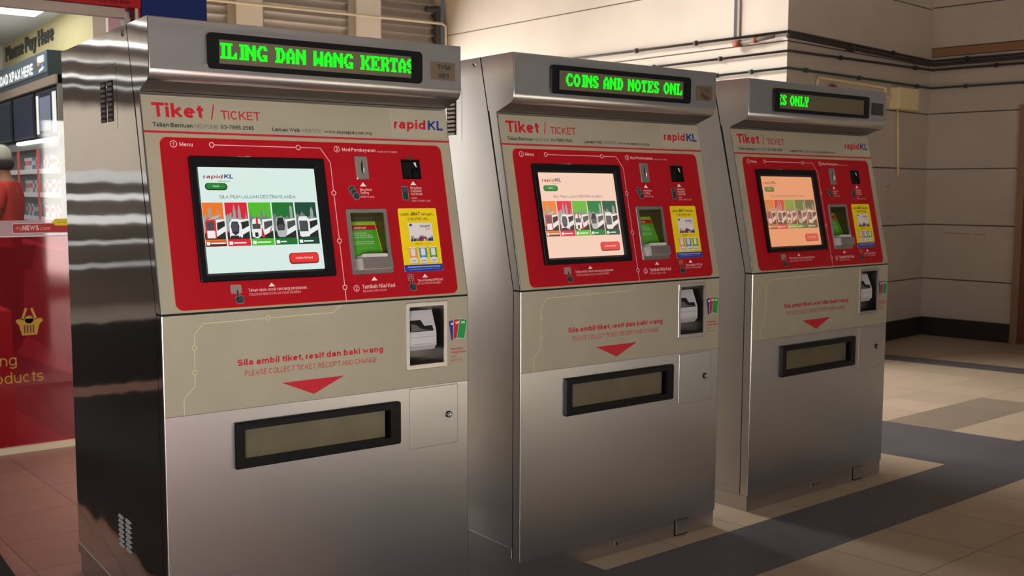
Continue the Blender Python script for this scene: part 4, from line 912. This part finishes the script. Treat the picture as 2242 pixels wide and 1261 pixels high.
pipe('middle dark pipe with clips running round the wall corner', (2.318, 2.330, 2.372, 2.375), 0.010, PIPED, 0.03, [(0, 2.9), (0, 3.6), (1, 0.75), (1, 2.0), (2, 0.55)])
pipe('lowest dark green pipe with clips running round the wall corner', (2.185, 2.205, 2.214, 2.205), 0.010, PIPEG, 0.03, [(0, 3.57), (0, 3.9), (1, 0.25), (1, 1.05), (1, 2.05), (2, 0.3)])
# rusty pipe stub with elbow on the bright face
q0 = Oc + bd * 0.42 + bn * 0.05; q1 = Oc + bd * 0.085 + bn * 0.05
t = thing('pipe_stub', 'short rusty pipe with round end cap on the bright wall near its corner', 'pipe', (q0.x, q0.y, 2.43)); inv = Matrix.Translation(Vector((-q0.x, -q0.y, -2.43)))
mb = MB(); mb.T = inv; mb.tube([(q0.x, q0.y, 2.425), (q1.x, q1.y, 2.445)], 0.016, PIPEW); mb.build('pipe_run', t)
mb = MB(); mb.T = inv; dq = (q1 - q0).normalized(); mb.tube([(q0.x - dq.x * 0.03, q0.y - dq.y * 0.03, 2.425), (q0.x + dq.x * 0.03, q0.y + dq.y * 0.03, 2.426)], 0.028, RUST, 14); mb.build('end_cap', t)['label'] = 'rust red end cap'
q2 = q0.lerp(q1, 0.45); mb = MB(); mb.T = inv; mb.tube([(q2.x, q2.y, 2.434), (q2.x + dq.x * 0.03, q2.y + dq.y * 0.03, 2.436)], 0.023, RUST, 12); mb.tube([(q2.x, q2.y, 2.434), (q2.x - bn.x * 0.05, q2.y - bn.y * 0.05, 2.434)], 0.01, RUST, 8); mb.build('pipe_clip', t)
# vertical dark groove on the bright face above the pipes
q = Oc + bd * 0.455; mb = MB(); mb.prism([tuple(q + bn * 0.012), tuple(q + bd * 0.035 + bn * 0.012), tuple(q + bd * 0.035 - bn * 0.01), tuple(q - bn * 0.01)], 2.47, 4.58, PIPED); mb.prism([tuple(q - bd * 0.02 + bn * 0.016), tuple(q + bn * 0.016), tuple(q - bn * 0.01), tuple(q - bd * 0.02 - bn * 0.01)], 2.47, 4.58, mat('trim_grey', rgb(150, 140, 130), 0.5)); struct(mb.build('trim_1', recalc=True))

# junction box, cable loop, alarm bell and drop conduit on the shaded wall
CREAM = mat('cream_plastic', rgb(240, 222, 172), 0.5)
Ta = Matrix(((ad.x, 0, an.x, Pc.x), (ad.y, 0, an.y, Pc.y), (0, 1, 0, 0), (0, 0, 0, 1)))
def wall_obj(name, build, label, cat, bevel=0):
    mb = MB(); mb.T = Ta; build(mb); return tag(mb.build(name, recalc=True, bevel=bevel), label, cat)
wall_obj('junction_box', lambda m: m.box(-0.735, -0.385, 1.995, 2.175, 0.0, 0.09, CREAM), 'cream junction box on the shaded wall behind the farthest machine', 'box', 0.004)
wall_obj('cable_conduit', lambda m: m.tube([(-1.92, 2.00, 0.014), (-1.92, 2.150, 0.014), (-1.90, 2.170, 0.014), (-1.3, 2.170, 0.014), (-0.86, 2.166, 0.014), (-0.840, 2.150, 0.014), (-0.840, 2.09, 0.014), (-0.735, 2.09, 0.014)], 0.011, CREAM), 'cream conduit looping over the alarm bell into the junction box', 'conduit')
wall_obj('drop_conduit', lambda m: m.tube([(-0.612, 1.995, 0.012), (-0.56, 1.43, 0.012)], 0.010, CREAM), 'thin cream conduit hanging down from the junction box', 'conduit')
t = wall_obj('alarm_bell', lambda m: [m.ring([(-1.69 + 0.085 * cos(a * pi / 12), 2.045 + 0.085 * sin(a * pi / 12)) for a in range(24)], [(-1.69 + 0.085 * cos(a * pi / 12), 2.045 + 0.085 * sin(a * pi / 12)) for a in range(24)], 0.0, 0.03, m_red), m.ring([(-1.69 + 0.085 * cos(a * pi / 12), 2.045 + 0.085 * sin(a * pi / 12)) for a in range(24)], [(-1.69 + 0.05 * cos(a * pi / 12), 2.045 + 0.05 * sin(a * pi / 12)) for a in range(24)], 0.03, 0.055, m_red, True), m.disc(-1.69, 2.045, 0.05, 0.055, m_red, 24)] if (m_red := mat('alarm_red', rgb(150, 24, 26), 0.4)) else None, 'round red alarm bell peeking over the farthest machine', 'bell')

# ------------------------------------------------------------------ louvred back wall
POST = mat('post_cream', rgb(230, 222, 214), 0.6); SLAT = mat('louvre_slat', rgb(170, 158, 146), 0.45, 0.2); FRD = mat('dark_frame', rgb(60, 58, 60), 0.5)
ld = Vector((cos(radians(-1)), sin(radians(-1)))); ln = Vector((ld.y, -ld.x))
Tl = Matrix(((ld.x, 0, ln.x, Ec.x), (ld.y, 0, ln.y, Ec.y), (0, 1, 0, 0), (0, 0, 0, 1)))   # local x runs right, z towards the camera
wb = thing('wall_back', 'louvred cream back wall above the machines', 'wall'); wb['kind'] = 'structure'
XL = lambda wx: (wx - Ec.x) / ld.x
mb = MB(); mb.T = Tl
mb.box(XL(1.2), -0.02, 4.0, 4.6, -0.15, 0.0, POST); mb.box(XL(1.2), -0.02, 2.62, 2.72, -0.15, 0.0, POST)
for a, b in ((1.2, 2.0), (2.92, 3.17), (4.15, 4.42)): mb.box(XL(a), XL(b), 2.72, 4.0, -0.12, 0.02, POST)
mb.build('posts', wb, recalc=True)
for a, b in ((2.0, 2.92), (3.17, 4.15), (4.42, 5.14)):
    mb = MB(); mb.T = Tl; xa, xb = XL(a), XL(b)
    mb.box(xa, xa + 0.02, 2.72, 4.0, -0.10, 0.0, SLAT); mb.box(xb - 0.08, xb, 2.72, 4.0, -0.10, 0.0, SLAT)
    n = 16
    for i in range(n):
        z0 = 2.74 + i * 1.26 / n
        P = [(xa + 0.02, z0, 0.0), (xb - 0.08, z0, 0.0), (xb - 0.08, z0 + 0.085, -0.07), (xa + 0.02, z0 + 0.085, -0.07), (xa + 0.02, z0 - 0.006, 0.0), (xb - 0.08, z0 - 0.006, 0.0), (xb - 0.08, z0 + 0.079, -0.07), (xa + 0.02, z0 + 0.079, -0.07)]
        mb.add(P, [(0, 1, 2, 3), (7, 6, 5, 4), (4, 5, 1, 0), (3, 2, 6, 7), (0, 3, 7, 4), (1, 5, 6, 2)], SLAT)
    mb.build('louvre', wb, recalc=True)
mb = MB(); mb.T = Tl; mb.box(XL(5.055), XL(5.11), 2.62, 3.2, -0.05, 0.05, FRD); mb.tube([(XL(4.95), 3.165, 0.02), (XL(5.06), 3.165, 0.02), (XL(5.085), 3.13, 0.02)], 0.03, FRD); mb.build('frame_edge', wb, recalc=True)['label'] = 'dark frame edge'
mb = MB(); mb.T = Tl
mb.tube([(XL(1.9), 3.0, 0.06), (XL(5.18) - 0.06, 3.022, 0.06), (XL(5.18) - 0.015, 3.0, 0.06), (XL(5.18) - 0.01, 2.70, 0.06)], 0.013, mat('white_conduit', rgb(226, 214, 200), 0.5))
tag(mb.build('ceiling_conduit'), 'thin white conduit along the louvred back wall bending down at its end', 'conduit')

# ------------------------------------------------------------------ shop front on the left
ALU = mat('shop_frame_beige', rgb(196, 180, 166), 0.45); FASC = mat('fascia_red', rgb(196, 14, 28), 0.4); FBLUE = mat('fascia_blue', rgb(8, 40, 112), 0.35); MAR = mat('maroon_edge', rgb(96, 20, 30), 0.5); CRM = mat('cream_strip', rgb(236, 222, 190), 0.5)
SY = 2.81; XL0 = -0.30
def glass_mat(name, tint, body=None, fac=0.0):
    m = bpy.data.materials.new(name); m.use_nodes = True; nt = m.node_tree; nt.nodes.clear()
    out = nt.nodes.new('ShaderNodeOutputMaterial'); tr = nt.nodes.new('ShaderNodeBsdfTransparent'); tr.inputs['Color'].default_value = tint
    gl = nt.nodes.new('ShaderNodeBsdfGlossy'); gl.inputs['Roughness'].default_value = 0.03; gl.inputs['Color'].default_value = (1, 1, 1, 1)
    fr = nt.nodes.new('ShaderNodeFresnel'); fr.inputs['IOR'].default_value = 1.5
    base_ = tr.outputs[0]
    if body:
        df = nt.nodes.new('ShaderNodeBsdfDiffuse'); df.inputs['Color'].default_value = body; mx = nt.nodes.new('ShaderNodeMixShader'); mx.inputs[0].default_value = fac
        nt.links.new(tr.outputs[0], mx.inputs[1]); nt.links.new(df.outputs[0], mx.inputs[2]); base_ = mx.outputs[0]
    m2 = nt.nodes.new('ShaderNodeMixShader'); nt.links.new(fr.outputs[0], m2.inputs[0]); nt.links.new(base_, m2.inputs[1]); nt.links.new(gl.outputs[0], m2.inputs[2]); nt.links.new(m2.outputs[0], out.inputs[0])
    return m
GLASS = glass_mat('shop_glass', (0.96, 0.98, 0.97, 1)); FILM = glass_mat('red_film', (0.85, 0.06, 0.10, 1), rgb(170, 20, 40), 0.45); BANNER = glass_mat('pale_banner_film', (0.9, 0.8, 0.85, 1), rgb(226, 206, 214), 0.7)
win = thing('window_1', 'shop window with red film on its lower half', 'window'); win['kind'] = 'structure'
mb = MB()
mb.box(XL0, 0.78, SY - 0.03, SY + 0.03, 0.0, 0.030, CRM); mb.box(XL0, 0.75, SY - 0.03, SY + 0.03, 2.160, 2.205, ALU); mb.box(0.745, 0.775, SY - 0.03, SY + 0.03, 0.03, 2.16, ALU); mb.box(XL0 - 0.03, XL0, SY - 0.03, SY + 0.03, 0.0, 2.205, ALU)
mb.build('window_frame', win, recalc=True)
mb = MB(); mb.quad(XL0, 0.745, 0.03, 2.16, 0.0, GLASS); me_T = Matrix(((1, 0, 0, 0), (0, 0, -1, SY), (0, 1, 0, 0), (0, 0, 0, 1)))
mb = MB(); mb.T = me_T; mb.box(XL0, 0.745, 0.03, 2.16, -0.004, 0.0, GLASS); mb.build('glass_pane', win)
GOLD = mat('film_gold_print', rgb(196, 150, 40), 0.5)
mb = MB(); mb.T = me_T
mb.quad(XL0, 0.745, 0.03, 1.064, 0.0015, FILM)
z = 0.0025                                # shopping basket and words printed in gold
mb.poly([(0.188, 0.648), (0.196, 0.660), (0.305, 0.660), (0.314, 0.648), (0.296, 0.628), (0.284, 0.578), (0.216, 0.578), (0.204, 0.628)], z, GOLD)
for x in (0.228, 0.241, 0.255, 0.268): mb.quad(x - 0.003, x + 0.003, 0.588, 0.628, z + 0.0004, mat('film_dark_red', rgb(90, 14, 20), 0.5))
mb.line([(0.218, 0.655), (0.238, 0.712)], 0.011, z, GOLD); mb.line([(0.282, 0.655), (0.262, 0.712)], 0.011, z, GOLD); mb.disc(0.250, 0.655, 0.020, z, GOLD, 16)
mb.text('Selling', 0.186, 0.433, 0.056, z, GOLD, right=True, bold=0.0); mb.text('our products', 0.306, 0.345, 0.056, z, GOLD, right=True, bold=0.0)
mb.build('red_film', win)['label'] = 'red film with gold basket and words'
mb = MB(); mb.T = me_T
mb.quad(XL0, 0.745, 1.064, 1.143, 0.0015, BANNER); mb.quad(XL0, 0.745, 1.0625, 1.068, 0.0022, CARDW)
bl = rrect(0.190, 0.470, 1.079, 1.129, 0.008); bi = rrect(0.193, 0.467, 1.082, 1.126, 0.006); NR = mat('badge_red', rgb(190, 20, 24), 0.4)
mb.poly(bl, 0.0022, CARDW); mb.poly(bi, 0.0026, NR)
mb.text('my', 0.208, 1.096, 0.019, 0.0030, PINK, 0.026); mb.text('NEWS', 0.236, 1.094, 0.024, 0.0030, CARDW, 0.075, 0.015); mb.text('.com', 0.315, 1.094, 0.019, 0.0030, PINK, 0.050)
mb.poly([(0.372, 1.132), (0.390, 1.150), (0.60, 1.150), (0.60, 1.115), (0.390, 1.115)], 0.0034, YELLOW)
mb.text('WISH YOU WERE HERE', 0.395, 1.128, 0.006, 0.0038, DARKP, 0.10)
mb.build('banner_strip', win)['label'] = 'pale strip with red badge'
mb = MB(); mb.box(0.775, 0.800, SY - 0.02, SY + 0.02, 0.0, 2.21, MAR); mb.box(0.800, 0.815, SY - 0.035, SY + 0.02, 0.0, 2.21, CRM); mb.box(0.815, 0.824, SY - 0.04, SY + 0.02, 0.0, 2.30, FASC)
struct(mb.build('trim_2', recalc=True))
# fascia boards
mb = MB(); mb.box(-4.6, 0.824, SY - 0.05, SY + 0.10, 2.2105, 2.95, FASC); mb.T = Matrix(((1, 0, 0, 0), (0, 0, -1, SY - 0.05), (0, 1, 0, 0), (0, 0, 0, 1)))
mb.text('STORES SDN BHD', 0.772, 2.2235, 0.016, 0.001, mat('fascia_dark_text', rgb(70, 10, 16), 0.5), 0.165, 0.012, right=False) if False else mb.text('NEWS STORES SDN BHD', 0.772, 2.2245, 0.0165, 0.001, mat('fascia_dark_text', rgb(70, 10, 16), 0.5), None, 0.012, right=True, xs=1.15)
tag(mb.build('shop_fascia'), 'red shop fascia board with dark lettering over the shop window', 'sign')
mb = MB(); mb.box(0.828, 1.168, SY - 0.05, SY + 0.10, 1.5, 2.95, FBLUE); tag(mb.build('blue_sign_board', recalc=True, bevel=0.003), 'plain blue sign board right of the red shop fascia', 'sign')
mb = MB(); mb.box(0.83, 1.166, SY - 0.02, SY + 0.10, 0.0, 1.499, mat('shop_pier_grey', rgb(150, 142, 134), 0.6)); struct(mb.build('wall_pier', recalc=True))

# shop room
YEL = mat('shop_wall_yellow', rgb(222, 204, 146), 0.6); WHC = mat('shop_ceiling_white', rgb(226, 228, 228), 0.7); BRN = mat('shop_wall_brown', rgb(140, 108, 76), 0.6)
XW = 1.142
mb = MB(); mb.box(XW, XW + 0.03, 4.86, 8.0, 0.0, 2.70, YEL); mb.box(XW, XW + 0.03, 4.54, 4.86, 0.0, 2.70, BRN); mb.box(XW, XW + 0.03, 4.49, 4.54, 0.0, 2.70, ALU); mb.box(XW, XW + 0.03, 2.92, 4.49, 0.0, 2.70, mat('shop_wall_maroon', rgb(128, 52, 56), 0.6)); struct(mb.build('wall_shop_right', recalc=True))
mb = MB(); mb.box(-4.6, XW, 7.9, 8.0, 0.0, 2.70, WHC); struct(mb.build('wall_shop_back', recalc=True))
for i, (x, y) in enumerate(((0.72, 5.45), (0.25, 6.9), (-1.6, 4.6), (-1.6, 6.4))):
    t = thing('ceiling_panel_light', 'square light panel in the shop ceiling', 'lamp', (x, y, 2.60), 0, 'shop ceiling panels')
    mb = MB(); mb.box(-0.3, 0.3, -0.45, 0.45, -0.012, 0.0, WHC); mb.build('housing', t, recalc=True)
    mb = MB(); mb.box(-0.27, 0.27, -0.42, 0.42, -0.016, -0.0125, emis('panel_light', (0.95, 0.98, 1, 1), 2.5)); mb.build('diffuser', t, recalc=True)
mb = MB(); mb.box(-4.6, XW, 2.92, 7.9, 2.60, 2.68, WHC); struct(mb.build('ceiling_shop', recalc=True))
Tx = Matrix(((0, 0, -1, XW), (-1, 0, 0, 0), (0, 1, 0, 0), (0, 0, 0, 1)))      # right shop wall: local x = -y
CH = mat('charcoal_letters', rgb(70, 66, 60), 0.6)
wl = thing('wall_lettering', 'dark raised letters Please Pay Here on the yellow shop wall', 'sign', (XW, 6.8, 2.435)); inv = Matrix.Translation(Vector((-XW, -6.8, -2.435)))
_, _, _wt, _ = glyphs('Please Pay Here', 0.01, 0); _x = -7.72
for word, pre in (('Please', ''), ('Pay', 'Please '), ('Here', 'Please Pay ')):
    off = (glyphs(pre + 'H', 0.01, 0)[2] - glyphs('H', 0.01, 0)[2]) * 1.78 / _wt if pre else 0.0
    mb = MB(); mb.T = inv @ Tx; mb.text(word, _x + off, 2.435, 0.125, 0.012, CH, glyphs(word, 0.01, 0)[2] * 1.78 / _wt, 0.01)
    me = mb.mesh('word'); bm = bmesh.new(); bm.from_mesh(me); ex = bmesh.ops.extrude_face_region(bm, geom=bm.faces[:]); bmesh.ops.translate(bm, verts=[v for v in ex['geom'] if isinstance(v, bmesh.types.BMVert)], vec=(0.012, 0, 0)); bm.to_mesh(me); bm.free()
    link('word', me, wl)
# illuminated fascia over the counter
LBX = mat('lightbox_slate', rgb(84, 94, 104), 0.4); LBE = mat('lightbox_end_dark', rgb(28, 44, 54), 0.4); LBT = emis('lightbox_white', (1, 0.98, 0.96, 1), 1.3)
lb = thing('light_box_sign', 'slate light box with glowing white words above the shop counter', 'sign', (1.0, 5.6, 2.1))
inv = Matrix.Translation(Vector((-1.0, -5.6, -2.1)))
mb = MB(); mb.T = inv; mb.box(1.0, XW - 0.001, 5.58, 7.85, 2.155, 2.31, LBX); mb.box(1.001, XW - 0.001, 5.565, 5.58, 2.150, 2.312, LBE); mb.box(1.002, XW - 0.001, 5.56, 7.85, 2.115, 2.150, LBE); mb.build('box_body', lb, recalc=True)
T1 = inv @ Matrix(((0, 0, -1, 1.0), (-1, 0, 0, 0), (0, 1, 0, 0), (0, 0, 0, 1)))
mb = MB(); mb.T = T1; mb.text('RELOAD XPAX HERE', -6.03, 2.170, 0.085, 0.003, LBT, None, 0.02, right=True, xs=1.35); mb.build('lit_words', lb)
mb = MB(); mb.T = T1; mb.poly(rrect(-5.87, -5.66, 2.235, 2.285, 0.01), 0.003, LBT); mb.poly(rrect(-5.86, -5.80, 2.215, 2.245, 0.01), 0.004, emis('logo_orange', (1, 0.45, 0.2, 1), 1.0)); mb.poly(rrect(-5.74, -5.69, 2.195, 2.225, 0.01), 0.004, emis('logo_blue', (0.2, 0.4, 1, 1), 1.0)); mb.poly([(-5.85, 2.165), (-5.70, 2.18), (-5.66, 2.20), (-5.80, 2.19)], 0.003, LBT); mb.build('lit_emblem', lb)
# counter back cabinet with screens and packs
CABX = mat('cabinet_grey', rgb(128, 126, 124), 0.45); DKG = mat('screen_navy', rgb(16, 26, 56), 0.5, 0.0, 0.2); BRZ = mat('cabinet_bronze', rgb(140, 118, 98), 0.4)
cb = thing('display_cabinet', 'tall grey display cabinet of packs behind the shop counter', 'cabinet', (1.0, 6.0, 0))
inv = Matrix.Translation(Vector((-1.0, -6.0, 0)))
mb = MB(); mb.T = inv; mb.box(1.10, XW - 0.001, 5.28, 7.8, 0.0, 2.11, CABX); mb.box(1.0, 1.10, 5.28, 5.31, 0.0, 2.11, CABX); mb.box(0.985, 1.10, 5.28, 7.8, 2.045, 2.11, BRZ); mb.box(1.0, 1.10, 5.28, 7.8, 1.60, 1.66, CABX); mb.build('carcass', cb, recalc=True)
for zz_ in (1.425, 1.245, 1.06, 0.86): mb = MB(); mb.T = inv; mb.box(1.0, 1.10, 5.31, 7.8, zz_, zz_ + 0.012, CABX); mb.box(0.992, 1.0, 5.31, 7.8, zz_ - 0.015, zz_ + 0.022, CARDW); mb.build('shelf', cb, recalc=True)
for ya, yb in ((5.34, 6.02), (6.10, 6.85), (6.93, 7.75)):
    mb = MB(); mb.T = inv; mb.box(1.01, 1.06, ya, yb, 1.69, 2.03, BLACK); f = mb.build('display_panel', cb, recalc=True)
    mb = MB(); mb.T = inv; mb.box(1.006, 1.0105, ya + 0.03, yb - 0.03, 1.71, 2.01, DKG)
    if ya < 5.5: mb.box(1.003, 1.0055, yb - 0.10, yb - 0.03, 1.71, 2.0, emis('poster_light', (1, 0.95, 0.9, 1), 1.0)); mb.box(1.003, 1.0055, ya + 0.03, ya + 0.14, 1.71, 2.0, emis('poster_light', (1, 0.95, 0.9, 1), 1.0)); mb.box(1.003, 1.0055, ya + 0.20, yb - 0.14, 1.73, 1.98, mat('poster_grey_blue', rgb(128, 136, 160), 0.4))
    mb.build('screen', f, recalc=True)
for ya, yb in ((5.33, 5.95), (6.0, 6.60)): mb = MB(); mb.T = inv; mb.tube([(0.985, ya, 1.655), (0.985, yb, 1.655)], 0.014, emis('tube_light', (1, 1.0, 0.86, 1), 3.0)); mb.build('tube_light', cb)
for ya in (5.92, 6.62): mb = MB(); mb.T = inv; mb.box(0.990, 0.999, ya, ya + 0.06, 0.872, 1.60, mat('divider_red', rgb(226, 84, 66), 0.45)); mb.build('divider', cb, recalc=True)
packm = [mat('pack_white', rgb(216, 214, 212), 0.4), mat('pack_red', rgb(196, 40, 46), 0.4), mat('pack_blue', rgb(90, 120, 160), 0.4)]
def pack_mesh(m):
    mb = MB(); mb.box(0, 0.06, 0, 0.052, 0, 0.105, m); mb.box(-0.0008, 0, 0.004, 0.048, 0.045, 0.080, packm[0] if m is not packm[0] else packm[1]); return mb.mesh('pack')
pms = [pack_mesh(m) for m in packm]
for zz_, rowname in ((1.437, 'top'), (1.257, 'middle'), (1.072, 'bottom')):
    for i in range(9):
        o = link('cigarette_pack', pms[random.choice((0, 0, 0, 1, 2))]); o.location = (1.02, 5.345 + i * 0.0625, zz_); o.rotation_euler = (0, 0, random.uniform(-0.03, 0.03))
        tag(o, 'small pack in the row on the %s shelf of the shop cabinet' % rowname, 'pack', 'packs on the %s cabinet shelf' % rowname)
    for i in range(8):
        o = link('cigarette_pack', pms[random.choice((0, 0, 2))]); o.location = (1.02, 6.02 + i * 0.07, zz_); o.rotation_euler = (0, 0, random.uniform(-0.03, 0.03))
        tag(o, 'small pack beyond the red divider on the %s shelf of the shop cabinet' % rowname, 'pack', 'packs beyond the divider on the %s shelf' % rowname)

# person in red seen through the glass
def skin(name, V, E_, R, m, parent=None, sub=2):
    me = bpy.data.meshes.new(name); me.from_pydata(V, E_, []); o = bpy.data.objects.new(name, me); COL.objects.link(o)
    md = o.modifiers.new('s', 'SKIN'); o.modifiers.new('d', 'SUBSURF').levels = sub
    for i, v in enumerate(me.skin_vertices[0].data): v.radius = R[i] if isinstance(R[i], tuple) else (R[i], R[i]); v.use_root = (i == 0)
    dg = bpy.context.evaluated_depsgraph_get(); nm = bpy.data.meshes.new_from_object(o.evaluated_get(dg)); bpy.data.objects.remove(o)
    nm.name = name; nm.materials.clear(); nm.materials.append(m)
    for p in nm.polygons: p.use_smooth = True; p.material_index = 0
    return link(name, nm, parent)
SKIN = mat('skin_brown', rgb(150, 104, 78), 0.55); SHIRT = mat('red_shirt', rgb(196, 52, 44), 0.8); TROU = mat('black_trousers', rgb(28, 28, 34), 0.8); CAPM = mat('pale_cap', rgb(176, 172, 158), 0.8); HAIR = mat('dark_hair', rgb(38, 34, 32), 0.8)
pr = thing('person', 'person in a red shirt and pale cap standing inside the shop behind the glass', 'person', (0.745, 5.90, 0), radians(62))
V = [(0, 0, 0.86), (0, 0, 1.02), (0, 0, 1.22), (0, -0.01, 1.33), (0, 0.015, 1.40), (0, 0.03, 1.47), (0, 0.035, 1.54),
     (-0.17, 0, 1.30), (-0.22, 0.02, 1.06), (-0.20, 0.22, 0.98), (-0.19, 0.30, 0.97), (0.17, 0, 1.30), (0.22, 0.02, 1.06), (0.20, 0.22, 0.98), (0.19, 0.30, 0.97),
     (-0.09, 0, 0.80), (-0.10, 0.01, 0.45), (-0.10, -0.02, 0.08), (-0.10, 0.12, 0.04), (0.09, 0, 0.80), (0.10, 0.01, 0.45), (0.10, -0.02, 0.08), (0.10, 0.12, 0.04)]
E_ = [(0, 1), (1, 2), (2, 3), (3, 4), (4, 5), (5, 6), (2, 7), (7, 8), (8, 9), (9, 10), (2, 11), (11, 12), (12, 13), (13, 14), (0, 15), (15, 16), (16, 17), (17, 18), (0, 19), (19, 20), (20, 21), (21, 22)]
R_ = [(0.14, 0.10), (0.13, 0.09), (0.16, 0.10), (0.09, 0.07), 0.050, 0.075, 0.072, 0.055, 0.043, 0.033, 0.030, 0.055, 0.043, 0.033, 0.030, 0.08, 0.055, 0.040, 0.032, 0.08, 0.055, 0.040, 0.032]
for sx_ in (-1, 1):                      # five fingers rooted in each palm
    w_ = 10 if sx_ < 0 else 14; bx = 0.19 * sx_
    pal = len(V); V.append((bx, 0.345, 0.965)); R_.append((0.036, 0.016)); E_.append((w_, pal))
    for j, ln_ in enumerate((0.055, 0.068, 0.062, 0.048)):
        k = len(V); fx = bx + (j - 1.5) * 0.019; V.extend([(fx, 0.385, 0.965), (fx, 0.385 + ln_ * 0.55, 0.955), (fx, 0.385 + ln_, 0.935)]); R_.extend([0.0095, 0.009, 0.0075]); E_.extend([(pal, k), (k, k + 1), (k + 1, k + 2)])
    k = len(V); V.extend([(bx - sx_ * 0.040, 0.335, 0.955), (bx - sx_ * 0.055, 0.375, 0.945)]); R_.extend([0.011, 0.009]); E_.extend([(w_, k), (k, k + 1)])
skin('body', V, E_, R_, SKIN, pr)
skin('shirt', [(0, 0, 0.84), (0, 0, 1.02), (0, 0, 1.23), (0, -0.005, 1.34), (-0.175, 0, 1.30), (-0.215, 0.015, 1.12), (0.175, 0, 1.30), (0.215, 0.015, 1.12)], [(0, 1), (1, 2), (2, 3), (2, 4), (4, 5), (2, 6), (6, 7)], [(0.17, 0.12), (0.16, 0.115), (0.185, 0.125), (0.085, 0.075), 0.075, 0.065, 0.075, 0.065], SHIRT, pr)
skin('trousers', [(0, 0, 0.86), (-0.095, 0, 0.78), (-0.10, 0.01, 0.45), (-0.10, -0.02, 0.10), (0.095, 0, 0.78), (0.10, 0.01, 0.45), (0.10, -0.02, 0.10)], [(0, 1), (1, 2), (2, 3), (0, 4), (4, 5), (5, 6)], [(0.155, 0.115), 0.10, 0.078, 0.065, 0.10, 0.078, 0.065], TROU, pr)
mb = MB(); mb.lathe([(0.080, 0.0), (0.083, 0.03), (0.080, 0.065), (0.064, 0.095), (0.036, 0.115), (0.008, 0.120)], (0, 0.03, 1.505), CAPM, 24); mb.prism([(0.07 * cos(radians(a)), 0.09 + 0.085 * sin(radians(a))) for a in range(0, 181, 15)], 1.508, 1.514, CAPM); mb.quad(-0.012, 0.012, 0.0, 0.0, 0, CAPM); mb.build('cap', pr)
mb = MB(); mb.lathe([(0.060, 0.0), (0.078, 0.025), (0.080, 0.055), (0.078, 0.075)], (0, 0.012, 1.435), HAIR, 20); mb.build('hair', pr)
mb = MB(); mb.lathe([(0.010, 0.0), (0.016, 0.012), (0.008, 0.035)], (0, 0.112, 1.445), SKIN, 10)
for sx_ in (-1, 1): mb.lathe([(0.006, 0), (0.016, 0.015), (0.015, 0.040), (0.006, 0.055)], (0.080 * sx_, 0.03, 1.45), SKIN, 8)
mb.build('nose_and_ears', pr)
mb = MB()
for sx_ in (-1, 1): mb.lathe([(0.004, -0.007), (0.010, 0.0), (0.004, 0.007)], (0.030 * sx_, 0.098, 1.485), HAIR, 10)
mb.lathe([(0.010, -0.003), (0.022, 0.0), (0.010, 0.003)], (0, 0.095, 1.425), mat('lips', rgb(130, 66, 60), 0.6), 12); mb.build('eyes_and_mouth', pr)

# low red carton just behind the film, and unseen lit shelving added for its mirror image
mb = MB(); mb.box(-0.17, 0.182, SY + 0.05, SY + 0.45, 0.0, 0.70, mat('carton_pale', rgb(236, 224, 214), 0.6)); tag(mb.build('carton', recalc=True, bevel=0.004), 'pale carton standing on the floor right behind the red film', 'box')
GR_ = mat('rack_grey', rgb(158, 148, 136), 0.5); RKD = mat('rack_dark', rgb(34, 30, 28), 0.6)
rk = thing('unseen_rack', 'unseen grey rack with lit shelf edges, added in the shop entrance to be mirrored in the nearest machine', 'rack', (-1.6, 4.4, 0))
inv = Matrix.Translation(Vector((1.6, -4.4, 0)))
mb = MB(); mb.T = inv; mb.box(-4.2, -0.45, 4.4, 4.9, 0.0, 2.45, GR_); mb.box(-4.2, -0.45, 4.38, 4.40, 0.0, 0.42, RKD); mb.build('rack_body', rk, recalc=True)
for zz_, k_, th_ in ((0.80, 0.35, 0.025), (0.95, 0.5, 0.02), (1.08, 0.75, 0.05), (1.23, 0.85, 0.035), (1.34, 0.6, 0.07), (1.93, 0.6, 0.012), (1.99, 1.2, 0.016), (2.09, 0.7, 0.012), (2.20, 2.2, 0.022), (2.34, 1.8, 0.018)):
    mb = MB(); mb.T = inv; mb.box(-4.2, -0.45, 4.20, 4.40, zz_, zz_ + 0.012, GR_); mb.box(-4.2, -0.45, 4.19, 4.20, zz_ - 0.004, zz_ + th_, emis('shelf_light_%d' % int(k_ * 100), (1, 0.98, 0.95, 1), k_)); mb.build('shelf', rk, recalc=True)

mb = MB(); mb.box(-1.9, -0.19, 0.55, 4.0, 0.0, 0.012, mat('mat_charcoal', rgb(40, 37, 34), 0.9, bump=0.4, bscale=300)); tag(mb.build('unseen_mat', recalc=True), 'unseen charcoal mat added left of the nearest machine to darken its mirrored side', 'mat')  # added out of view to darken the reflection in the nearest side
# unseen hall tube lamps, added for the reflections in the steel
for i, (x, y) in enumerate(((-3.2, 0.8), (-3.2, -2.0), (-5.6, 1.6), (2.5, -4.5), (5.5, -4.5))):
    t = thing('unseen_tube_lamp', ('unseen tube lamp added on the hall ceiling left of the nearest machine', 'unseen tube lamp added on the hall ceiling left of the camera', 'unseen tube lamp added on the hall ceiling before the shop entrance', 'unseen tube lamp added on the hall ceiling in front of the middle machine', 'unseen tube lamp added on the hall ceiling in front of the farthest machine')[i], 'lamp', (x, y, 4.6), 0, 'unseen hall lamps')
    mb = MB(); mb.box(-0.7, 0.7, -0.08, 0.08, -0.06, 0.0, GR_); mb.build('housing', t, recalc=True)
    mb = MB(); mb.tube([(-0.68, 0, -0.08), (0.68, 0, -0.08)], 0.02, emis('hall_tube', (1, 0.97, 0.92, 1), 12.0)); mb.build('tube', t)
